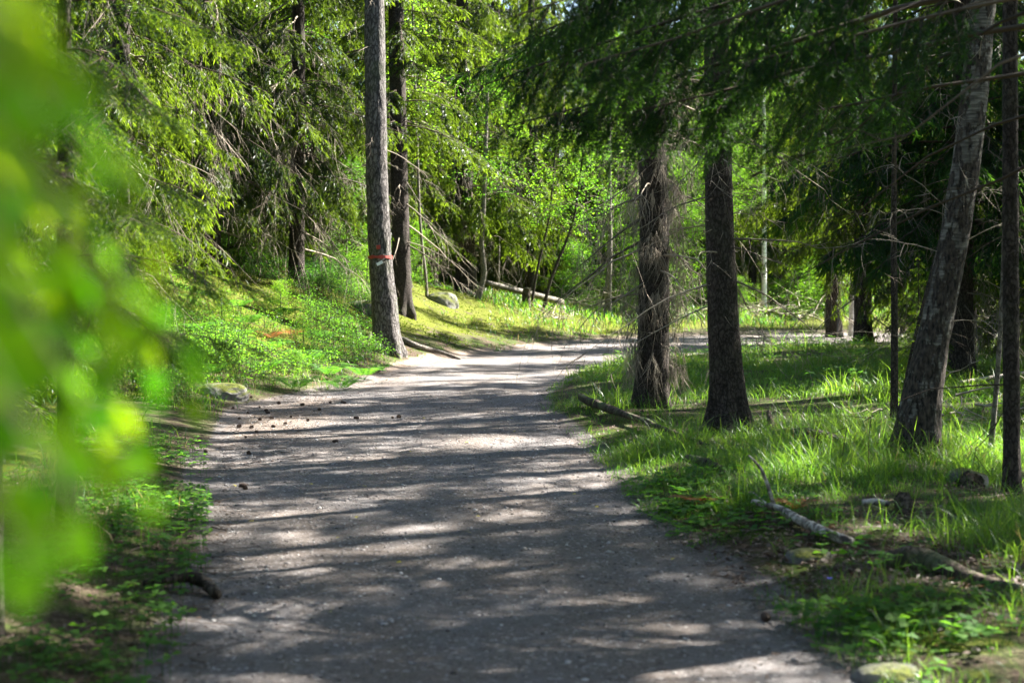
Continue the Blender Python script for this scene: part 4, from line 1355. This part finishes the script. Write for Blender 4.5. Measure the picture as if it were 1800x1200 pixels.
log('root', 'dark bent root lying across the left edge of the path', 'root', [G(248, 1040, .03), G(285, 1042, .05), G(320, 1040, .07), G(352, 1045, .06), G(378, 1058, .02)], [.014, .018, .03, .034, .024], 'rotten_wood', seed=10, rough=.15)
log('tree_root', 'pale worn root running down from the pine to the path', 'root', [G(705, 600, .05), G(735, 615, .06), G(770, 622, .05), G(810, 632, .0)], [.06, .055, .045, .03], 'grey_bark', seed=11, rough=.15)
L1, L2 = P(856, 497, 42), P(988, 531, 44)
log('fallen_log', 'long grey-brown fallen trunk tilted up at its left end beyond the bend', 'log', [L1, (L1 + L2) / 2, L2], [.075, .09, .10], 'grey_bark', seed=12, rough=.08)
stump_b = G(925, 538)
log('tree_stump', 'short reddish stump propping the far fallen trunk', 'stump', [stump_b + Vector((0, 0, -.2)), stump_b + Vector((0, 0, .25)), stump_b + Vector((.02, 0, .55))], [.16, .13, .11], 'rotten_wood', seed=13)
log('tree_stump', 'broken mossy stump in the grass before the leaning birch', 'stump', [G(1596, 905, -.1), G(1594, 900, .04), G(1590, 896, .08)], [.08, .06, .04], 'rotten_wood', seed=14, rough=.35)
log('tree_stump', 'jagged rotten stump right of the birch foot', 'stump', [G(1712, 862, -.1), G(1708, 858, .03), G(1700, 855, .08)], [.12, .09, .04], 'rotten_wood', seed=15, rough=.35)
log('tree_stump', 'thin dark broken stub right of the flared spruce', 'stump', [G(1356, 778, -.1), G(1357, 775, .15), G(1352, 772, .26)], [.04, .03, .018], 'rotten_wood', seed=17, rough=.3)
log('fallen_pole', 'thin pale fallen pole lying across the sunny gap right of the birch', 'branch', [G(1690, 688, .12), G(1745, 683, .16), G(1815, 678, .2)], [.025, .028, .03], 'dead_wood', seed=16)
# bleached brush beyond the bend
for k, (px, py, sc, lb) in enumerate([(1020, 545, 1.0, 'bleached tangle of dead branches right of the far fallen trunk'), (1115, 552, 1.1, 'pale dead brushwood behind the small birch with the black foot'), (1360, 560, 1.3, 'bleached dead brushwood at the far end of the path'), (955, 565, .6, 'grey twig heap below the far fallen trunk'), (1745, 740, .55, 'dry twig tangle between the birch and the edge trunk')]):
    o = empty('brushwood', G(px, py), lb, 'brushwood', 'dead brushwood')
    mb = MB()
    n = 26
    p0 = rng.normal(0, 1, (n, 3)) * np.array([1.1, .5, .0]) * sc
    p0[:, 2] = rng.uniform(0, .35, n) * sc
    dd = nrm(rand_dirs(n, -.1, .45))
    L_ = rng.uniform(.5, 1.8, n)[:, None, None] * sc
    s = np.linspace(0, 1, 6)
    A = p0[:, None] + dd[:, None] * L_ * s[None, :, None] + np.cumsum(rng.normal(0, .05, (n, 6, 3)), 1) * sc
    tubes(mb, A, .022 * sc * (1.1 - s)[None] * np.ones((n, 1)), 4, np.ones(n) * .9)
    bi = np.repeat(np.arange(n), 5)
    q = A[bi, rng.integers(1, 6, len(bi))]
    B = q[:, None] + nrm(rand_dirs(len(bi), -.3, .6))[:, None] * rng.uniform(.15, .5, (len(bi), 1, 1)) * np.linspace(0, 1, 4)[None, :, None] * sc
    tubes(mb, B, np.broadcast_to(.008 * sc * np.array([1, .8, .6, .3]), B.shape[:2]), 3, np.ones(len(bi)) * .9)
    mb.build('branch_sprays', MAT['twig'], o)

# ferns
def fern(px, py, n, L, mat, label, group=None):
    x, y = gp(px, py)
    o = empty('fern', (x, y, hz(x, y)), label, 'fern', group)
    mb = MB()
    az = np.arange(n) / n * 6.28 + rng.uniform(-.3, .3, n)
    s = np.linspace(0, 1, 9)
    ln = L * rng.uniform(.7, 1.1, n)
    out = np.stack([np.cos(az), np.sin(az), 0 * az], -1)
    A = out[:, None] * (ln[:, None] * .8 * s)[..., None]
    A = A + np.array([0, 0, 1.]) * (ln[:, None] * (1.1 * s - .75 * s ** 2))[..., None]
    tubes(mb, A, np.broadcast_to(.003 * (1.1 - s), A.shape[:2]), 3)
    m = 22
    bi = np.repeat(np.arange(n), m * 2)
    u_ = np.tile(np.repeat(np.linspace(.18, .99, m), 2), n)
    sg = np.tile([1, -1], n * m)[:, None]
    fi = u_ * 8
    i0 = np.minimum(fi.astype(int), 7)
    f = (fi - i0)[:, None]
    p = A[bi, i0] * (1 - f) + A[bi, i0 + 1] * f
    t = nrm(A[bi, i0 + 1] - A[bi, i0])
    sv_ = np.stack([-np.sin(az), np.cos(az), 0 * az], -1)[bi]
    d = nrm(sv_ * sg + t * .35 + np.array([0, 0, -.15]))
    leaves(mb, p, d, np.cross(d, t) * sg, ln[bi] * .3 * np.sin(np.clip(u_ * 1.15 + .1, 0, 1.2) * np.pi * .82) + .02, ln[bi] * .03, None, .4)
    mb.build('fronds', MAT[mat], o)
    return o


fern(478, 598, 6, .38, 'dead_fern', 'rust red withered fern in the bilberries left of the pine, the left one', 'withered ferns')
fern(515, 594, 7, .40, 'dead_fern', 'larger rust red withered fern nearer the pine', 'withered ferns')
fern(665, 655, 7, .38, 'herb', 'green fern at the path edge below the marked pine', 'green ferns')
fern(625, 640, 6, .3, 'herb', 'small green fern in the moss left of the pine foot', 'green ferns')
for q_, (px, py) in enumerate([(420, 600), (460, 660), (545, 640), (390, 640), (580, 665), (350, 590), (500, 560), (570, 600), (420, 545), (640, 668), (480, 620), (435, 575), (600, 690), (370, 665), (520, 690)]):
    fern(px, py, 7, .52, 'herb', 'green fern growing among the bilberries on the left slope', 'ferns among the bilberries')
fern(1400, 900, 5, .2, 'dead_fern', 'small brown withered tuft in the grass left of the forked stick', 'withered ferns')
fern(1225, 895, 6, .22, 'dead_fern', 'brown dry tuft at the grass edge beside the path', 'withered ferns')

# violet flower
x, y = gp(1463, 1043)
fl = empty('wildflower', (x, y, hz(x, y)), 'tiny violet wildflower on the dark soil at the lower right', 'flower')
mb = MB()
tubes(mb, np.array([[(0, 0, 0), (.003, 0, .03), (0, 0, .06)]]), np.full((1, 3), .0012), 4)
mb.build('stem', MAT['herb'], fl)
mb = MB()
a = np.arange(6) / 6 * 6.28
d = nrm(np.stack([np.cos(a), np.sin(a) - .2, .35 + 0 * a], -1))
leaves(mb, np.tile([0, 0, .06], (6, 1)), d, nrm(np.cross(d, np.stack([-np.sin(a), np.cos(a), 0 * a], -1))), .018, .012, None, .6, .1)
mb.build('petals', MAT['violet'], fl)

# cones
def cone_mesh():
    mb = MB()
    z = np.linspace(-1, 1, 9)
    r = np.sqrt(np.clip(1 - (z * .92) ** 2, 0.02, 1))
    tubes(mb, np.array([[(zz * .03, 0, 0) for zz in z]]), (r * .014)[None], 10, np.zeros(1))
    n = 70
    zz = np.linspace(-.95, .95, n)
    a = np.arange(n) * 2.4
    rr_ = np.sqrt(1 - (zz * .92) ** 2) * .013
    p = np.stack([zz * .03, rr_ * np.cos(a), rr_ * np.sin(a)], -1)
    d = nrm(np.stack([.7 + 0 * a, np.cos(a), np.sin(a)], -1))
    leaves(mb, p, d, nrm(np.cross(d, np.stack([0 * a, -np.sin(a), np.cos(a)], -1))), .012, .011, None, .6)
    return mb.mesh('spruce_cone')


cm = cone_mesh()
spots = [(588, 788), (625, 745), (455, 718), (490, 715), (470, 735), (420, 738), (440, 760), (510, 742), (540, 748), (455, 748), (435, 728), (560, 730), (600, 715), (480, 760), (430, 775), (700, 743), (690, 744), (435, 808), (360, 797), (425, 868), (428, 874), (280, 1020), (466, 730), (450, 770), (500, 755), (408, 720), (440, 700), (418, 752), (530, 720), (476, 745), (580, 716), (605, 717), (1350, 1095)]
for k, (px, py) in enumerate(spots):
    x, y = gp(px, py)
    o = link('spruce_cone', cm, MAT['cone'])
    o.location = (x, y, float(hp(x, y)) + .016)
    o.rotation_euler = (rng.uniform(0, 6), rng.uniform(-.2, .2), rng.uniform(0, 6))
    s_ = rng.uniform(.45, 1.0)
    o.scale = (s_, s_ * 1.15, s_ * 1.15)
    tag(o, 'dark brown cone lying on the gravel path', 'cone', 'cones on the path')
lm = MB()
leaves(lm, np.array([[-.02, 0, 0.]]), np.array([[1., 0, 0.05]]), np.array([[0, 0.1, 1.]]), .042, .028, np.array([.5]), .5, .15)
lmesh = lm.mesh('fallen_leaf')
for k, (px, py) in enumerate([(545, 866), (410, 862), (630, 868), (592, 964), (640, 870), (745, 745), (720, 806), (1185, 997), (577, 1102), (625, 928), (840, 926), (558, 922), (825, 955), (740, 955), (660, 800), (880, 805), (905, 770), (440, 935), (960, 840), (700, 1010), (1050, 905), (820, 790), (1010, 885), (900, 745)]):
    x, y = gp(px, py)
    o = link('fallen_leaf', lmesh, MAT['yellow_leaf'])
    o.location = (x, y, float(hp(x, y)) + .012)
    o.rotation_euler = (rng.uniform(-.3, .3), rng.uniform(-.3, .3), rng.uniform(0, 6))
    o.scale = (rng.uniform(.7, 1.2),) * 3
    tag(o, 'small yellow fallen leaf lying on the gravel path', 'leaf', 'yellow leaves on the path')
pw = rock(724, 776, .09, .025, .05, 'flat white pebble on the middle of the path', 30)

# prototypes that were never placed would stand at the origin
for q in SP + LF + BR:
    if id(q) not in used:
        for ch in list(q.children):
            bpy.data.objects.remove(ch)
        bpy.data.objects.remove(q)
